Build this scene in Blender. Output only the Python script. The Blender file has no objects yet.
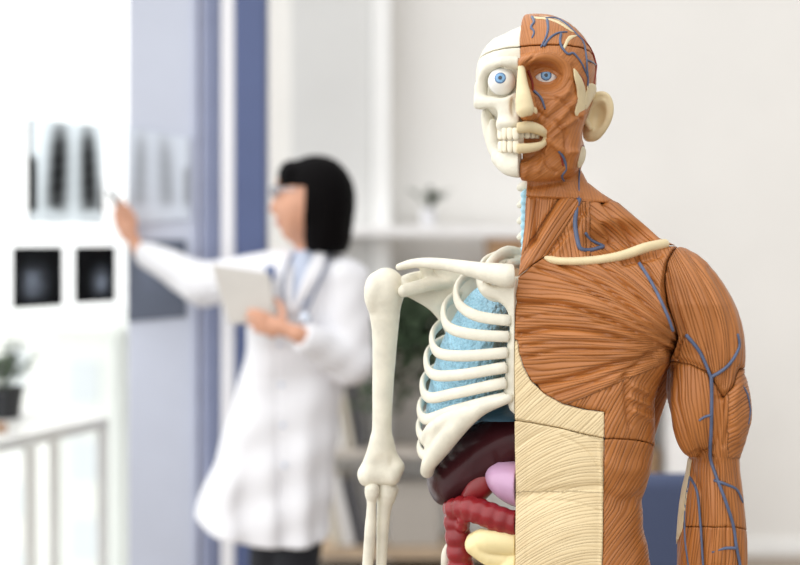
import bpy, math, random
import numpy as np
from mathutils import Vector

R_ = random.Random(7)
F = 1333.333           # focal length in pixels of the 800 px wide frame (60 mm on 36 mm)
CX, CY, CAMZ = 400.0, 235.0, 1.45
f32 = np.float32

# ------------------------------------------------------------------ frames
class Frame:
    """orthonormal working frame (u right, v down, w away) at distance Y0, unit = one pixel at that distance"""
    def __init__(s, Y0):
        s.Y0 = Y0; s.ppm = F / Y0
    def c(s, px, py, w=0.0):
        k = 1.0 + w / F
        return np.array([CX + (px - CX) * k, CY + (py - CY) * k, w], dtype=f32)
    def px(s, V):
        k = 1.0 + V[:, 2] / F
        return CX + (V[:, 0] - CX) / k, CY + (V[:, 1] - CY) / k
    def world(s, V):
        V = np.asarray(V, dtype=np.float64)
        return np.stack([(V[:, 0] - CX) / s.ppm, (F + V[:, 2]) / s.ppm, CAMZ - (V[:, 1] - CY) / s.ppm], 1)

# ------------------------------------------------------------------ signed distances on P = (x, y, z) arrays
def sph(P, c, r):
    return np.sqrt((P[0]-c[0])**2 + (P[1]-c[1])**2 + (P[2]-c[2])**2) - r
def rotmat(yaw=0, roll=0, pitch=0):
    a, b, c = (math.radians(t) for t in (yaw, roll, pitch))
    Ry = np.array([[math.cos(a), 0, math.sin(a)], [0, 1, 0], [-math.sin(a), 0, math.cos(a)]])
    Rz = np.array([[math.cos(b), -math.sin(b), 0], [math.sin(b), math.cos(b), 0], [0, 0, 1]])
    Rx = np.array([[1, 0, 0], [0, math.cos(c), -math.sin(c)], [0, math.sin(c), math.cos(c)]])
    return (Ry @ Rz @ Rx).astype(f32)
def ell(P, c, r, M=None):
    x, y, z = P[0]-c[0], P[1]-c[1], P[2]-c[2]
    if M is not None:
        x, y, z = (M[0,0]*x+M[1,0]*y+M[2,0]*z, M[0,1]*x+M[1,1]*y+M[2,1]*z, M[0,2]*x+M[1,2]*y+M[2,2]*z)
    x, y, z = x/r[0], y/r[1], z/r[2]
    k0 = np.sqrt(x*x+y*y+z*z)
    k1 = np.sqrt((x/r[0])**2+(y/r[1])**2+(z/r[2])**2) + 1e-9
    return k0*(k0-1.0)/k1
def cone(P, a, b, ra, rb):
    ab = b-a; L = float(ab @ ab) + 1e-9
    t = ((P[0]-a[0])*ab[0]+(P[1]-a[1])*ab[1]+(P[2]-a[2])*ab[2])/L
    t = np.clip(t, 0, 1)
    d = np.sqrt((P[0]-a[0]-t*ab[0])**2+(P[1]-a[1]-t*ab[1])**2+(P[2]-a[2]-t*ab[2])**2)
    return d - (ra+(rb-ra)*t)
def smin(a, b, k):
    h = np.clip(0.5+0.5*(b-a)/k, 0, 1)
    return b+(a-b)*h - k*h*(1-h)
def smax(a, b, k):
    return -smin(-a, -b, k)
def catmull(pts, n, closed=False):
    pts = np.asarray(pts, dtype=np.float64); m = len(pts); out = []
    segs = m if closed else m-1
    for i in range(segs):
        if closed: p0, p1, p2, p3 = pts[(i-1) % m], pts[i], pts[(i+1) % m], pts[(i+2) % m]
        else: p0, p1, p2, p3 = pts[max(i-1, 0)], pts[i], pts[i+1], pts[min(i+2, m-1)]
        for j in range(n):
            t = j/n
            out.append(0.5*((2*p1)+(-p0+p2)*t+(2*p0-5*p1+4*p2-p3)*t*t+(-p0+3*p1-3*p2+p3)*t**3))
    if not closed: out.append(pts[-1])
    return np.array(out)
def tube(P, pts, k=0.0, n=3):
    """pts: rows u v w r"""
    q = catmull(pts, n).astype(f32); d = None
    for a, b in zip(q[:-1], q[1:]):
        e = cone(P, a[:3], b[:3], a[3], b[3])
        d = e if d is None else (smin(d, e, k) if k else np.minimum(d, e))
    return d
def poly2(x, y, poly):
    poly = np.asarray(poly, dtype=f32); n = len(poly)
    d = np.full(x.shape, 1e12, dtype=f32); s = np.ones(x.shape, dtype=f32)
    for i in range(n):
        a = poly[i]; b = poly[i-1]
        ex, ey = b[0]-a[0], b[1]-a[1]
        wx, wy = x-a[0], y-a[1]
        t = np.clip((wx*ex+wy*ey)/(ex*ex+ey*ey+1e-9), 0, 1)
        d = np.minimum(d, (wx-ex*t)**2+(wy-ey*t)**2)
        c1 = y >= a[1]; c2 = y < b[1]; c3 = ex*wy > ey*wx
        flip = (c1 & c2 & c3) | (~c1 & ~c2 & ~c3)
        s = np.where(flip, -s, s)
    return s*np.sqrt(d)
def pillow(P, poly, R, T, wc):
    """rounded solid: outline poly in (u, v), edge radius R, half depth T about the middle surface wc"""
    d2 = poly2(P[0], P[1], poly)
    a = np.maximum(d2+R, 0)/R
    b = np.abs(P[2]-wc)/T
    return (np.sqrt(a*a+b*b)-1.0)*np.minimum(R, T)*0.9
def pline(x, y, pts):
    d = None
    for a, b in zip(pts[:-1], pts[1:]):
        ex, ey = b[0]-a[0], b[1]-a[1]
        t = np.clip(((x-a[0])*ex+(y-a[1])*ey)/(ex*ex+ey*ey+1e-9), 0, 1)
        q = (x-a[0]-ex*t)**2+(y-a[1]-ey*t)**2
        d = q if d is None else np.minimum(d, q)
    return np.sqrt(d)
def strokes(x, y, lst):
    out = np.zeros_like(x)
    for pts, wd, h in lst:
        p = catmull(pts, 4) if len(pts) > 2 else np.array(pts, dtype=float)
        out += h*np.exp(-(pline(x, y, p)/wd)**2)
    return out
_tab = np.random.RandomState(3).rand(8192).astype(f32)
def noise1(x, seed=0):
    i = np.floor(x); t = x-i; t = t*t*(3-2*t); i = i.astype(np.int64)+seed*977
    return _tab[i % 8192]*(1-t)+_tab[(i+1) % 8192]*t - 0.5
def fibre(x, seed=0):
    return noise1(x, seed)+0.55*noise1(x*2.3+9, seed+1)+0.3*noise1(x*4.9+5, seed+2)

# ------------------------------------------------------------------ surface nets
def nets(f, lo, hi, h):
    lo = np.array(lo, dtype=np.float64); hi = np.array(hi, dtype=np.float64)
    B = 4
    nb = np.ceil((hi-lo)/(h*B)).astype(int)+1
    cs = [lo[i]+(np.arange(nb[i])+0.5)*h*B-h*0.5 for i in range(3)]
    G = np.meshgrid(*cs, indexing='ij')
    P = [g.ravel().astype(f32) for g in G]
    fc = f(P)
    act = np.abs(fc) < h*B*2.2
    n = nb*B
    D = np.repeat(np.repeat(np.repeat(fc.reshape(nb), B, 0), B, 1), B, 2).astype(f32)
    ii = np.array(np.nonzero(act.reshape(nb))).T
    if len(ii) == 0: raise RuntimeError('empty')
    off = np.stack(np.meshgrid(*[np.arange(B)]*3, indexing='ij'), -1).reshape(-1, 3)
    idx = (ii[:, None, :]*B+off[None]).reshape(-1, 3)
    pts = [(lo[i]+idx[:, i]*h).astype(f32) for i in range(3)]
    vals = np.concatenate([f([p[s:s+400000] for p in pts]) for s in range(0, len(idx), 400000)])
    D[idx[:, 0], idx[:, 1], idx[:, 2]] = vals
    D[0] = D[-1] = 9; D[:, 0] = D[:, -1] = 9; D[:, :, 0] = D[:, :, -1] = 9
    S = D < 0
    c = [S[a:a+n[0]-1 if a == 0 else None, b:b+n[1]-1 if b == 0 else None, d:d+n[2]-1 if d == 0 else None]
         for a in (0, 1) for b in (0, 1) for d in (0, 1)]
    cnt = np.zeros(c[0].shape, dtype=np.int8)
    for q in c: cnt += q
    cell = np.array(np.nonzero((cnt > 0) & (cnt < 8))).T
    vid = np.full(c[0].shape, -1, dtype=np.int64); vid[cell[:, 0], cell[:, 1], cell[:, 2]] = np.arange(len(cell))
    acc = np.zeros((len(cell), 3)); num = np.zeros(len(cell))
    cor = [(a, b, d) for a in (0, 1) for b in (0, 1) for d in (0, 1)]
    for p in range(8):
        for q in range(p+1, 8):
            A, Bq = cor[p], cor[q]
            if sum(abs(A[k]-Bq[k]) for k in range(3)) != 1: continue
            va = D[cell[:, 0]+A[0], cell[:, 1]+A[1], cell[:, 2]+A[2]]
            vb = D[cell[:, 0]+Bq[0], cell[:, 1]+Bq[1], cell[:, 2]+Bq[2]]
            m = (va < 0) != (vb < 0)
            t = np.where(m, va/np.where(m, va-vb, 1), 0)
            for k in range(3):
                acc[:, k] += np.where(m, A[k]+(Bq[k]-A[k])*t, 0)
            num += m
    V = lo+(cell+acc/num[:, None])*h
    faces = []
    for ax in range(3):
        o1, o2 = [(1, 2), (2, 0), (0, 1)][ax]
        sl0 = [slice(1, n[k]-1) for k in range(3)]; sl1 = list(sl0)
        sl0[ax] = slice(0, n[ax]-1); sl1[ax] = slice(1, n[ax])
        a, b = S[tuple(sl0)], S[tuple(sl1)]
        for cond, rev in ((a & ~b, False), (~a & b, True)):
            e = np.array(np.nonzero(cond)).T
            if len(e) == 0: continue
            for k in range(3):
                if k != ax: e[:, k] += 1
            def vv(d1, d2):
                g = e.copy(); g[:, o1] -= d1; g[:, o2] -= d2
                return vid[g[:, 0], g[:, 1], g[:, 2]]
            q = np.stack([vv(1, 1), vv(0, 1), vv(0, 0), vv(1, 0)], 1)
            if rev: q = q[:, ::-1]
            faces.append(q)
    Fq = np.concatenate(faces)
    Fq = Fq[(Fq >= 0).all(1)]
    return V, Fq
def grad(f, V, e=0.6):
    g = []
    for k in range(3):
        a = V.copy(); a[:, k] += e; b = V.copy(); b[:, k] -= e
        g.append(f([a[:, i].astype(f32) for i in range(3)])-f([b[:, i].astype(f32) for i in range(3)]))
    g = np.stack(g, 1).astype(np.float64)
    return g/(np.linalg.norm(g, axis=1, keepdims=True)+1e-9)
def relax(V, Fq, it, lam=0.5):
    n = len(V)
    e = np.concatenate([Fq[:, [0, 1]], Fq[:, [1, 2]], Fq[:, [2, 3]], Fq[:, [3, 0]]])
    e = np.concatenate([e, e[:, ::-1]])
    deg = np.bincount(e[:, 0], minlength=n)[:, None]+1e-9
    for _ in range(it):
        m = np.stack([np.bincount(e[:, 0], weights=V[e[:, 1], k], minlength=n) for k in range(3)], 1)/deg
        V = V+lam*(m-V)
    return V

# ------------------------------------------------------------------ objects
COL = bpy.context.scene.collection
WLOC = {}
def reg(o, loc): WLOC[o.name] = np.array(loc, dtype=float)
def empty(name, loc, label=None, cat=None, group=None):
    o = bpy.data.objects.new(name, None); COL.objects.link(o); o.location = loc
    o.empty_display_size = 0.05
    reg(o, loc); tag(o, label, cat, group); return o
def tag(o, label=None, cat=None, group=None, kind=None):
    if label: o['label'] = label
    if cat: o['category'] = cat
    if group: o['group'] = group
    if kind: o['kind'] = kind
    return o
def link(name, V, faces, mat, parent=None, smooth=True, attrs=None, autosmooth=None, origin=None):
    """V in world coordinates"""
    V = np.asarray(V, dtype=np.float64)
    o0 = np.array(origin if origin is not None else (V.max(0)+V.min(0))/2)
    me = bpy.data.meshes.new(name)
    L = V-o0
    if isinstance(faces, np.ndarray):
        k = faces.shape[1]
        me.vertices.add(len(L)); me.vertices.foreach_set('co', L.astype(f32).ravel())
        me.loops.add(faces.size); me.loops.foreach_set('vertex_index', faces.astype(np.int32).ravel())
        me.polygons.add(len(faces))
        me.polygons.foreach_set('loop_start', (np.arange(len(faces))*k).astype(np.int32))
        me.update(calc_edges=True)
    else:
        me.from_pydata([tuple(v) for v in L], [], [tuple(int(i) for i in q) for q in faces])
    me.validate()
    me.polygons.foreach_set('use_smooth', [bool(smooth)]*len(me.polygons))
    if attrs:
        for an, av in attrs.items():
            if av.ndim == 1:
                a = me.attributes.new(an, 'FLOAT', 'POINT'); a.data.foreach_set('value', av.astype(f32))
            else:
                a = me.attributes.new(an, 'FLOAT_COLOR', 'POINT')
                a.data.foreach_set('color', np.concatenate([av, np.ones((len(av), 1))], 1).astype(f32).ravel())
    if isinstance(mat, (list, tuple)):
        for m in mat: me.materials.append(m)
    else: me.materials.append(mat)
    o = bpy.data.objects.new(name, me); COL.objects.link(o)
    p0 = WLOC[parent.name] if parent else np.zeros(3)
    o.location = tuple(o0-p0)
    if parent: o.parent = parent
    reg(o, o0)
    if autosmooth:
        sm = o.modifiers.new('bev', 'BEVEL'); sm.width = autosmooth; sm.segments = 2; sm.limit_method = 'ANGLE'
    return o
def sdf_obj(name, fr, f, lo, hi, h, mat, parent=None, disp=None, attrs=None, it=1, base=None):
    V, Fq = nets(f, lo, hi, h)
    if it: V = relax(V, Fq, it)
    N = grad(base or f, V) if (disp is not None or attrs) else None
    at = attrs(V, N) if attrs else None
    if disp is not None:
        V = V+N*disp(V, N)[:, None]
    return link(name, fr.world(V), Fq[:, ::-1] if FLIP else Fq, mat, parent, attrs=at)
FLIP = False
def box_mb(MB, c, s, rot=None):
    v = np.array([[x, y, z] for x in (-.5, .5) for y in (-.5, .5) for z in (-.5, .5)])*np.array(s)
    if rot is not None: v = v @ np.array(rot).T
    b = len(MB[0]); MB[0].extend((v+np.array(c)).tolist())
    MB[1].extend([[b+i for i in q] for q in ((0, 1, 3, 2), (4, 6, 7, 5), (0, 4, 5, 1), (2, 3, 7, 6), (0, 2, 6, 4), (1, 5, 7, 3))])
def rz(a):
    a = math.radians(a); return np.array([[math.cos(a), -math.sin(a), 0], [math.sin(a), math.cos(a), 0], [0, 0, 1]])
def ry(a):
    a = math.radians(a); return np.array([[math.cos(a), 0, math.sin(a)], [0, 1, 0], [-math.sin(a), 0, math.cos(a)]])
def rx(a):
    a = math.radians(a); return np.array([[1, 0, 0], [0, math.cos(a), -math.sin(a)], [0, math.sin(a), math.cos(a)]])
def box(name, c, s, mat, parent=None, rot=None, bev=0.003, **kw):
    MB = ([], []); box_mb(MB, (0, 0, 0), s, rot)
    o = link(name, np.array(MB[0])+np.array(c), MB[1], mat, parent, smooth=False, origin=c)
    if bev:
        m = o.modifiers.new('bev', 'BEVEL'); m.width = min(bev, min(s)*0.4); m.segments = 2
    if kw: tag(o, **kw)
    return o
def sweep_geo(Q, ra, rb, out=None, n=12, cap=True):
    """Q: centre line (m,3); ra radius along 'out', rb across; out: (m,3) directions or None"""
    Q = np.asarray(Q, dtype=float); m = len(Q)
    ra = np.broadcast_to(ra, (m,)); rb = np.broadcast_to(rb, (m,))
    T = np.gradient(Q, axis=0); T /= np.linalg.norm(T, axis=1, keepdims=True)+1e-9
    if out is None:
        o = np.array([0.3, -1, 0.2]); O = []
        for t in T:
            o = o-t*(o @ t); o = o/(np.linalg.norm(o)+1e-9); O.append(o)
        O = np.array(O)
    else:
        O = np.asarray(out)-T*np.sum(np.asarray(out)*T, 1, keepdims=True); O /= np.linalg.norm(O, axis=1, keepdims=True)+1e-9
    Bn = np.cross(T, O)
    a = np.arange(n)*2*math.pi/n
    V = Q[:, None, :]+O[:, None, :]*(ra[:, None, None]*np.cos(a)[None, :, None])+Bn[:, None, :]*(rb[:, None, None]*np.sin(a)[None, :, None])
    V = V.reshape(-1, 3).tolist(); Fc = []
    for i in range(m-1):
        for j in range(n):
            k = (j+1) % n
            Fc.append([i*n+j, i*n+k, (i+1)*n+k, (i+1)*n+j])
    if cap:
        for r, e, s in ((0, -1, 1), (m-1, 1, -1)):
            tip = len(V); V.append((Q[r]+T[r]*e*min(ra[r], rb[r])*0.6).tolist())
            for j in range(n):
                k = (j+1) % n
                q = [r*n+j, r*n+k, tip]
                Fc.append(q if r else q[::-1])
    return V, Fc
def merge(MB, g):
    b = len(MB[0]); MB[0].extend(g[0]); MB[1].extend([[i+b for i in q] for q in g[1]])
def lathe_geo(prof, c, n=32):
    V, Fc = [], []
    for r, z in prof:
        for j in range(n):
            a = 2*math.pi*j/n; V.append([c[0]+r*math.cos(a), c[1]+r*math.sin(a), c[2]+z])
    for i in range(len(prof)-1):
        for j in range(n):
            k = (j+1) % n; Fc.append([i*n+j, i*n+k, (i+1)*n+k, (i+1)*n+j])
    Fc.append(list(range(n))[::-1]); Fc.append([(len(prof)-1)*n+j for j in range(n)])
    return V, Fc

# ------------------------------------------------------------------ materials
def srgb(r, g, b):
    def l(x):
        x /= 255.0
        return x/12.92 if x <= 0.04045 else ((x+0.055)/1.055)**2.4
    return (l(r), l(g), l(b), 1.0)
def mat(name, col, rough=0.5, var=0.0, scale=30.0, bump=0.0, bscale=200.0, spec=0.5, col2=None, metal=0.0, sss=0.0, coat=0.0, vor=False, bdist=0.002):
    m = bpy.data.materials.new(name); m.use_nodes = True
    nt = m.node_tree; b = nt.nodes['Principled BSDF']
    b.inputs['Base Color'].default_value = col; b.inputs['Roughness'].default_value = rough
    b.inputs['Specular IOR Level'].default_value = spec; b.inputs['Metallic'].default_value = metal
    if coat: b.inputs['Coat Weight'].default_value = coat; b.inputs['Coat Roughness'].default_value = 0.15
    if sss:
        b.inputs['Subsurface Weight'].default_value = sss; b.inputs['Subsurface Radius'].default_value = (0.004, 0.003, 0.002)
        b.inputs['Subsurface Scale'].default_value = 1.0
    tc = nt.nodes.new('ShaderNodeTexCoord')
    if var or col2:
        nz = nt.nodes.new('ShaderNodeTexNoise'); nz.inputs['Scale'].default_value = scale; nz.inputs['Detail'].default_value = 4
        nt.links.new(tc.outputs['Object'], nz.inputs['Vector'])
        rp = nt.nodes.new('ShaderNodeValToRGB')
        c2 = col2 or tuple(max(0, c*(1-var)) for c in col[:3])+(1,)
        c1 = col if col2 else tuple(min(1, c*(1+var*0.4)) for c in col[:3])+(1,)
        rp.color_ramp.elements[0].color = c2; rp.color_ramp.elements[1].color = c1
        rp.color_ramp.elements[0].position = 0.3; rp.color_ramp.elements[1].position = 0.65
        nt.links.new(nz.outputs['Fac'], rp.inputs['Fac']); nt.links.new(rp.outputs['Color'], b.inputs['Base Color'])
    if bump:
        if vor:
            n2 = nt.nodes.new('ShaderNodeTexVoronoi'); n2.inputs['Scale'].default_value = bscale; out = n2.outputs['Distance']
        else:
            n2 = nt.nodes.new('ShaderNodeTexNoise'); n2.inputs['Scale'].default_value = bscale; n2.inputs['Detail'].default_value = 3; out = n2.outputs['Fac']
        nt.links.new(tc.outputs['Object'], n2.inputs['Vector'])
        bp = nt.nodes.new('ShaderNodeBump'); bp.inputs['Strength'].default_value = abs(bump); bp.inputs['Distance'].default_value = bdist
        bp.invert = bump < 0
        nt.links.new(out, bp.inputs['Height']); nt.links.new(bp.outputs['Normal'], b.inputs['Normal'])
    return m
def fibre_mat(name, col, col2, period=3.4, lk=0.012, rough=0.42, bump=0.9, dist=0.0015, line=0.48, warp=2.2):
    """moulded strands: paint, groove shade put into the colour, and relief follow the fibre coordinates fa (across) and fb (along) stored on the mesh"""
    m = bpy.data.materials.new(name); m.use_nodes = True
    nt = m.node_tree; b = nt.nodes['Principled BSDF']; lk_ = nt.links.new
    b.inputs['Roughness'].default_value = rough
    def at(n):
        a = nt.nodes.new('ShaderNodeAttribute'); a.attribute_name = n; return a.outputs['Fac']
    def mt(op, a, b_=None, c_=None):
        n = nt.nodes.new('ShaderNodeMath'); n.operation = op
        for k, v in enumerate((a, b_, c_)):
            if v is None: continue
            if isinstance(v, (int, float)): n.inputs[k].default_value = v
            else: lk_(v, n.inputs[k])
        return n.outputs[0]
    def nz(sa, sb, det, off=0.0):
        cx = nt.nodes.new('ShaderNodeCombineXYZ')
        lk_(mt('MULTIPLY_ADD', at('fa'), sa, off), cx.inputs[0]); lk_(mt('MULTIPLY', at('fb'), sb), cx.inputs[1])
        t = nt.nodes.new('ShaderNodeTexNoise'); t.inputs['Scale'].default_value = 1.0; t.inputs['Detail'].default_value = det
        lk_(cx.outputs[0], t.inputs['Vector']); return t.outputs['Fac']
    ph = mt('MULTIPLY_ADD', nz(0.13, lk, 1), warp, mt('MULTIPLY', at('fa'), 1.0/period))
    tri = mt('ABSOLUTE', mt('MULTIPLY_ADD', mt('FRACT', ph), 2.0, -1.0))          # 1 in the groove, 0 on the crest
    gro = mt('POWER', tri, 3.0)
    dep = mt('MULTIPLY', gro, mt('MULTIPLY_ADD', nz(0.3, lk*2, 1, 40.0), 1.3, 0.1))
    tone = nz(0.11, 0.02, 3, 80.0)
    mx = nt.nodes.new('ShaderNodeMix'); mx.data_type = 'RGBA'
    mx.inputs[6].default_value = col; mx.inputs[7].default_value = col2
    cl = nt.nodes.new('ShaderNodeClamp'); lk_(mt('ADD', mt('MULTIPLY', dep, line), mt('MULTIPLY_ADD', tone, 0.9, -0.35)), cl.inputs[0])  # darker groove wash, with crease shade put into the base colour
    lk_(cl.outputs[0], mx.inputs[0]); lk_(mx.outputs[2], b.inputs['Base Color'])
    bp = nt.nodes.new('ShaderNodeBump'); bp.inputs['Strength'].default_value = bump; bp.inputs['Distance'].default_value = dist; bp.invert = True
    lk_(dep, bp.inputs['Height']); lk_(bp.outputs['Normal'], b.inputs['Normal'])
    return m
# ================================================================== ANATOMICAL MODEL
A = Frame(1.8365); c = A.c
SL = 0.27
def mid(P):                                             # < 0 on the skeleton side
    return (P[0]-(np.interp(P[1], [12, 60, 100, 190, 225, 290], [526.5, 531, 533, 532.5, 532, 527]).astype(f32)+SL*P[2]))/1.036
def pxP(P):
    k = 1+P[2]/F
    return 400+(P[0]-400)/k, 235+(P[1]-235)/k
def wc(P, w0): return w0-SL*(P[0]-533)
def ppw(pts, w0):
    out = []
    for x, y in pts:
        w = w0
        for _ in range(4): w = w0-SL*(c(x, y, w)[0]-533)
        out.append(c(x, y, w)[:2])
    return np.array(out)
def pp(pts, w): return np.array([c(x, y, w)[:2] for x, y in pts])

M_MUS = fibre_mat('muscle_plastic', srgb(180, 113, 56), srgb(116, 65, 27), period=3.6)
M_FACE = fibre_mat('face_muscle_plastic', srgb(184, 116, 58), srgb(136, 79, 34), period=2.8, bump=0.5, dist=0.0009, line=0.45)
M_CRM = fibre_mat('cream_tendon_plastic', srgb(230, 209, 166), srgb(198, 168, 118), period=3.3, bump=0.75, dist=0.0012, line=0.12)
M_BONE = mat('bone_plastic', srgb(224, 219, 202), 0.45, 0.12, 40, 0.25, 420)
M_CREAM = mat('cream_plastic', srgb(228, 210, 168), 0.42, 0.10, 40, 0.08, 400)
M_CART = mat('gland_plastic', srgb(226, 212, 178), 0.45, 0.12, 60, 0.5, 900)
M_BLUE = mat('vein_blue_plastic', srgb(84, 97, 126), 0.4, 0.2, 60)
M_RED = mat('artery_red_plastic', srgb(140, 46, 30), 0.4, 0.2, 60)
M_LUNG = mat('lung_blue_plastic', srgb(172, 222, 246), 0.38, 0.10, 60, -1.0, 190, vor=True, bdist=0.004)
M_TEAL = mat('diaphragm_teal_plastic', srgb(34, 70, 90), 0.4, 0.15, 40)
M_LIVER = mat('liver_plastic', srgb(58, 24, 28), 0.26, 0.15, 30, 0.05, 200, spec=0.16)
M_STOM = mat('stomach_plastic', srgb(198, 158, 190), 0.25, 0.08, 30)
M_COLON = mat('colon_red_plastic', srgb(136, 28, 34), 0.27, 0.2, 30, 0.05, 200)
M_INT = mat('intestine_cream_plastic', srgb(236, 218, 164), 0.27, 0.1, 30)
M_DISC = mat('disc_blue_plastic', srgb(160, 208, 228), 0.4, 0.1, 40)
M_WHITE = mat('eye_white', srgb(238, 238, 234), 0.12)
M_IRIS = mat('iris_blue', srgb(128, 174, 216), 0.15, 0.35, 900)
M_RING = mat('iris_dark_rim', srgb(70, 108, 164), 0.2)
M_PUP = mat('pupil_grey', srgb(60, 66, 74), 0.15)
M_TOOTH = mat('tooth_ivory', srgb(236, 228, 206), 0.25, 0.06, 60)
M_STAND = mat('stand_grey_metal', srgb(150, 150, 152), 0.35, metal=0.7)

ROOTB = A.world(np.array([[560, 235, 10]], dtype=float))[0]
model = empty('anatomical_model', (ROOTB[0], ROOTB[1], 0.0),
              'large muscle and skeleton anatomy torso model, half brown muscles and half bone with open organs', 'anatomy model')

YAW = rotmat(yaw=-15)
TP = ppw([(360, 150), (574, 150), (580, 168), (587, 182), (600, 192), (617, 203), (640, 222.5), (657, 238), (668, 243), (700, 254), (722, 285), (720, 330), (690, 352), (665, 366), (657, 382), (653, 400), (653.5, 440), (649, 470), (641, 500), (642, 525), (647, 548), (651, 575), (655, 620), (658, 730), (360, 730)], 0)
def Tt(v): return np.interp(v, [150, 200, 245, 275, 310, 360, 410, 470, 560], [40, 42, 52, 62, 72, 78, 77, 70, 73]).astype(f32)
def torso(P):
    f = pillow(P, TP, 62, Tt(P[1]), wc(P, 0))
    f = smin(f, ell(P, c(598, 322, -56), (74, 52, 30), rotmat(yaw=10)), 16)
    f = smin(f, ell(P, c(560, 458, -62), (40, 32, 16), rotmat(yaw=14)), 12)
    f = smin(f, ell(P, c(560, 530, -64), (40, 34, 16), rotmat(yaw=14)), 12)
    f = smax(f, -tube(P, [[*c(594, 242, -66), 12], [*c(620, 237, -58), 14], [*c(640, 235, -52), 11]]), 10)
    return f
# ------------------------------------------------------------------ head
HP = ppw([(500, 20), (478, 50), (477, 90), (480, 120), (488, 150), (500, 172), (520, 181), (545, 182), (564, 178), (578, 168), (581, 152), (581, 130), (583, 108), (587, 84), (584, 58), (570, 36), (545, 22)], -10)
HP = catmull(HP, 3, True)
def cran(P): return ell(P, c(535.5, 82, 20), (55.5, 67, 84), YAW)
def face_base(P):
    f = pillow(P, HP, 40, np.interp(P[1], [40, 70, 120, 170, 185], [50, 58, 60, 58, 50]).astype(f32), wc(P, -10))
    lowback = (P[2]-55-0.0*P[0])*0.8                       # the jaw ends well before the nape
    f = smax(f, np.where(P[1] > 110, lowback+(P[1]-110)*0.45, lowback), 8)
    return f
def headmus_raw(P):
    f = smin(cran(P), face_base(P), 14)
    f = smin(f, tube(P, [[*c(522, 65, -71), 7], [*c(541, 60.5, -70), 8], [*c(561, 64, -58), 7]]), 8)      # brow
    f = smin(f, sph(P, c(566, 106, -38), 17), 14)                                                        # cheek
    f = smin(f, tube(P, [[*c(520, 170, -64), 10], [*c(543, 171.5, -58), 10], [*c(563, 167, -42), 10], [*c(575, 152, -18), 8]]), 12)                                                        # chin
    f = smin(f, tube(P, [[*c(522, 72, -66), 6], [*c(525, 92, -76), 8], [*c(528, 112, -80), 9]]), 8)
    f = smax(f, -ell(P, c(545, 75, -80), (19, 13.5, 24)), 9); f = smax(f, -ell(P, c(536, 72, -76), (9, 7, 15)), 6)                                                        # eye hollow
    eyeb = sph(P, c(546, 77, -48), 14.2)
    f = smin(f, eyeb, 3)
    px, py = pxP(P)
    r = 15.0; h = 10.0
    al = np.maximum(np.hypot(px-546, py-77-h)-r, np.hypot(px-546, py-77+h)-r)                     # almond slit
    f = np.maximum(f, -np.maximum(al, P[2]+45))
    f = smax(f, -ell(P, c(526, 138.5, -78), (23, 7.5, 26)), 2)                                           # mouth
    return f
def headmus(P):
    f = smin(headmus_raw(P), np.maximum(torso(P), 172-P[1]), 5)
    px, py = pxP(P)
    cut = np.interp(px, [525, 578, 580, 640], [196.5, 199.5, 201, 202]).astype(f32)
    return np.maximum(f, py-cut-0.3)
def capv(P):
    return P[1]-(54.5+0.08*(P[2]+60))
def ffa_head(V, N):
    x, y = A.px(V)
    fa = 0.8*x+0.6*y
    # rings round the eye, rings round the mouth, cheek bands, masseter, scalp
    de = np.hypot((x-546)/1.15, (y-77)); fa = np.where(de < 24, de*0.9+0.25*y, fa)
    ch = (y > 100) & (x > 545) & (y < 140); fa = np.where(ch, 0.62*x+0.78*y, fa)
    ma = (x > 566) & (y > 112) & (y < 168); fa = np.where(ma, x*1.0+0.25*y, fa)
    lo = (y > 138) & ~ma; fa = np.where(lo, 0.55*x+0.83*y+0.01*(x-540)**2*0.5, fa)
    sc = V[:, 1] < 62; fa = np.where(sc, np.degrees(np.arctan2(x-545, 120-y))*1.6, fa)
    nk = y > 181; fa = np.where(nk, x+0.5*(y-181)*np.where(x > 560, -0.6, 0.5), fa)
    return {'fa': fa, 'fb': 0.7*y-0.5*x}
SEAM = ([(520, 196.3), (550, 198), (578, 199.5), (600, 201.3), (630, 202.5)], 0.9, -1.1)
FACE_ST = [SEAM, ([(577, 98), (562, 116), (548, 133)], 3.2, 2.6), ([(583, 112), (565, 126), (551, 138)], 2.6, 2.0),
           ([(568, 92), (552, 108), (541, 121)], 3.0, 1.8), ([(550, 141), (562, 150), (574, 152)], 3, 2.2),
           ([(548, 142), (545, 155), (538, 170)], 3, 2.0), ([(535, 156), (528, 166), (524, 176)], 3, 1.4),
           ([(580, 118), (577, 140), (570, 166)], 6, 2.0), ([(552, 96), (565, 104), (578, 118)], 2, -1.6),
           ([(556, 122), (566, 135), (566, 150)], 2.4, -2.6), ([(541, 150), (548, 165), (556, 172)], 1.8, -1.8),
           ([(545, 147), (535, 155), (522, 160)], 2.0, -1.6), ([(531, 88), (545, 94), (562, 90), (570, 80)], 2.0, -1.3),
           ([(534, 71), (546, 68), (560, 75)], 1.6, -1.2), ([(532, 58), (524, 66), (521, 78)], 2, -1.0), ([(538, 50), (530, 60), (526, 66)], 1.2, -1.0),
           ([(573, 66), (576, 80), (577, 100)], 2.0, -1.2), ([(530, 98), (536, 110), (547, 118)], 2, -1.4),
           ([(531, 186), (545, 184), (566, 180)], 3, -2.0), ([(560, 186), (566, 192), (580, 194)], 3, 1)]
def disp_head(V, N):
    x, y = A.px(V); at = ffa_head(V, N)
    front = np.clip(-N[:, 2]*2.0, 0, 1)
    return 1.25*strokes(x, y, FACE_ST)*front+0.4*fibre(at['fa']*0.3, 4)*np.clip(front+0.3, 0, 1)
g = 0.15
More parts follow.
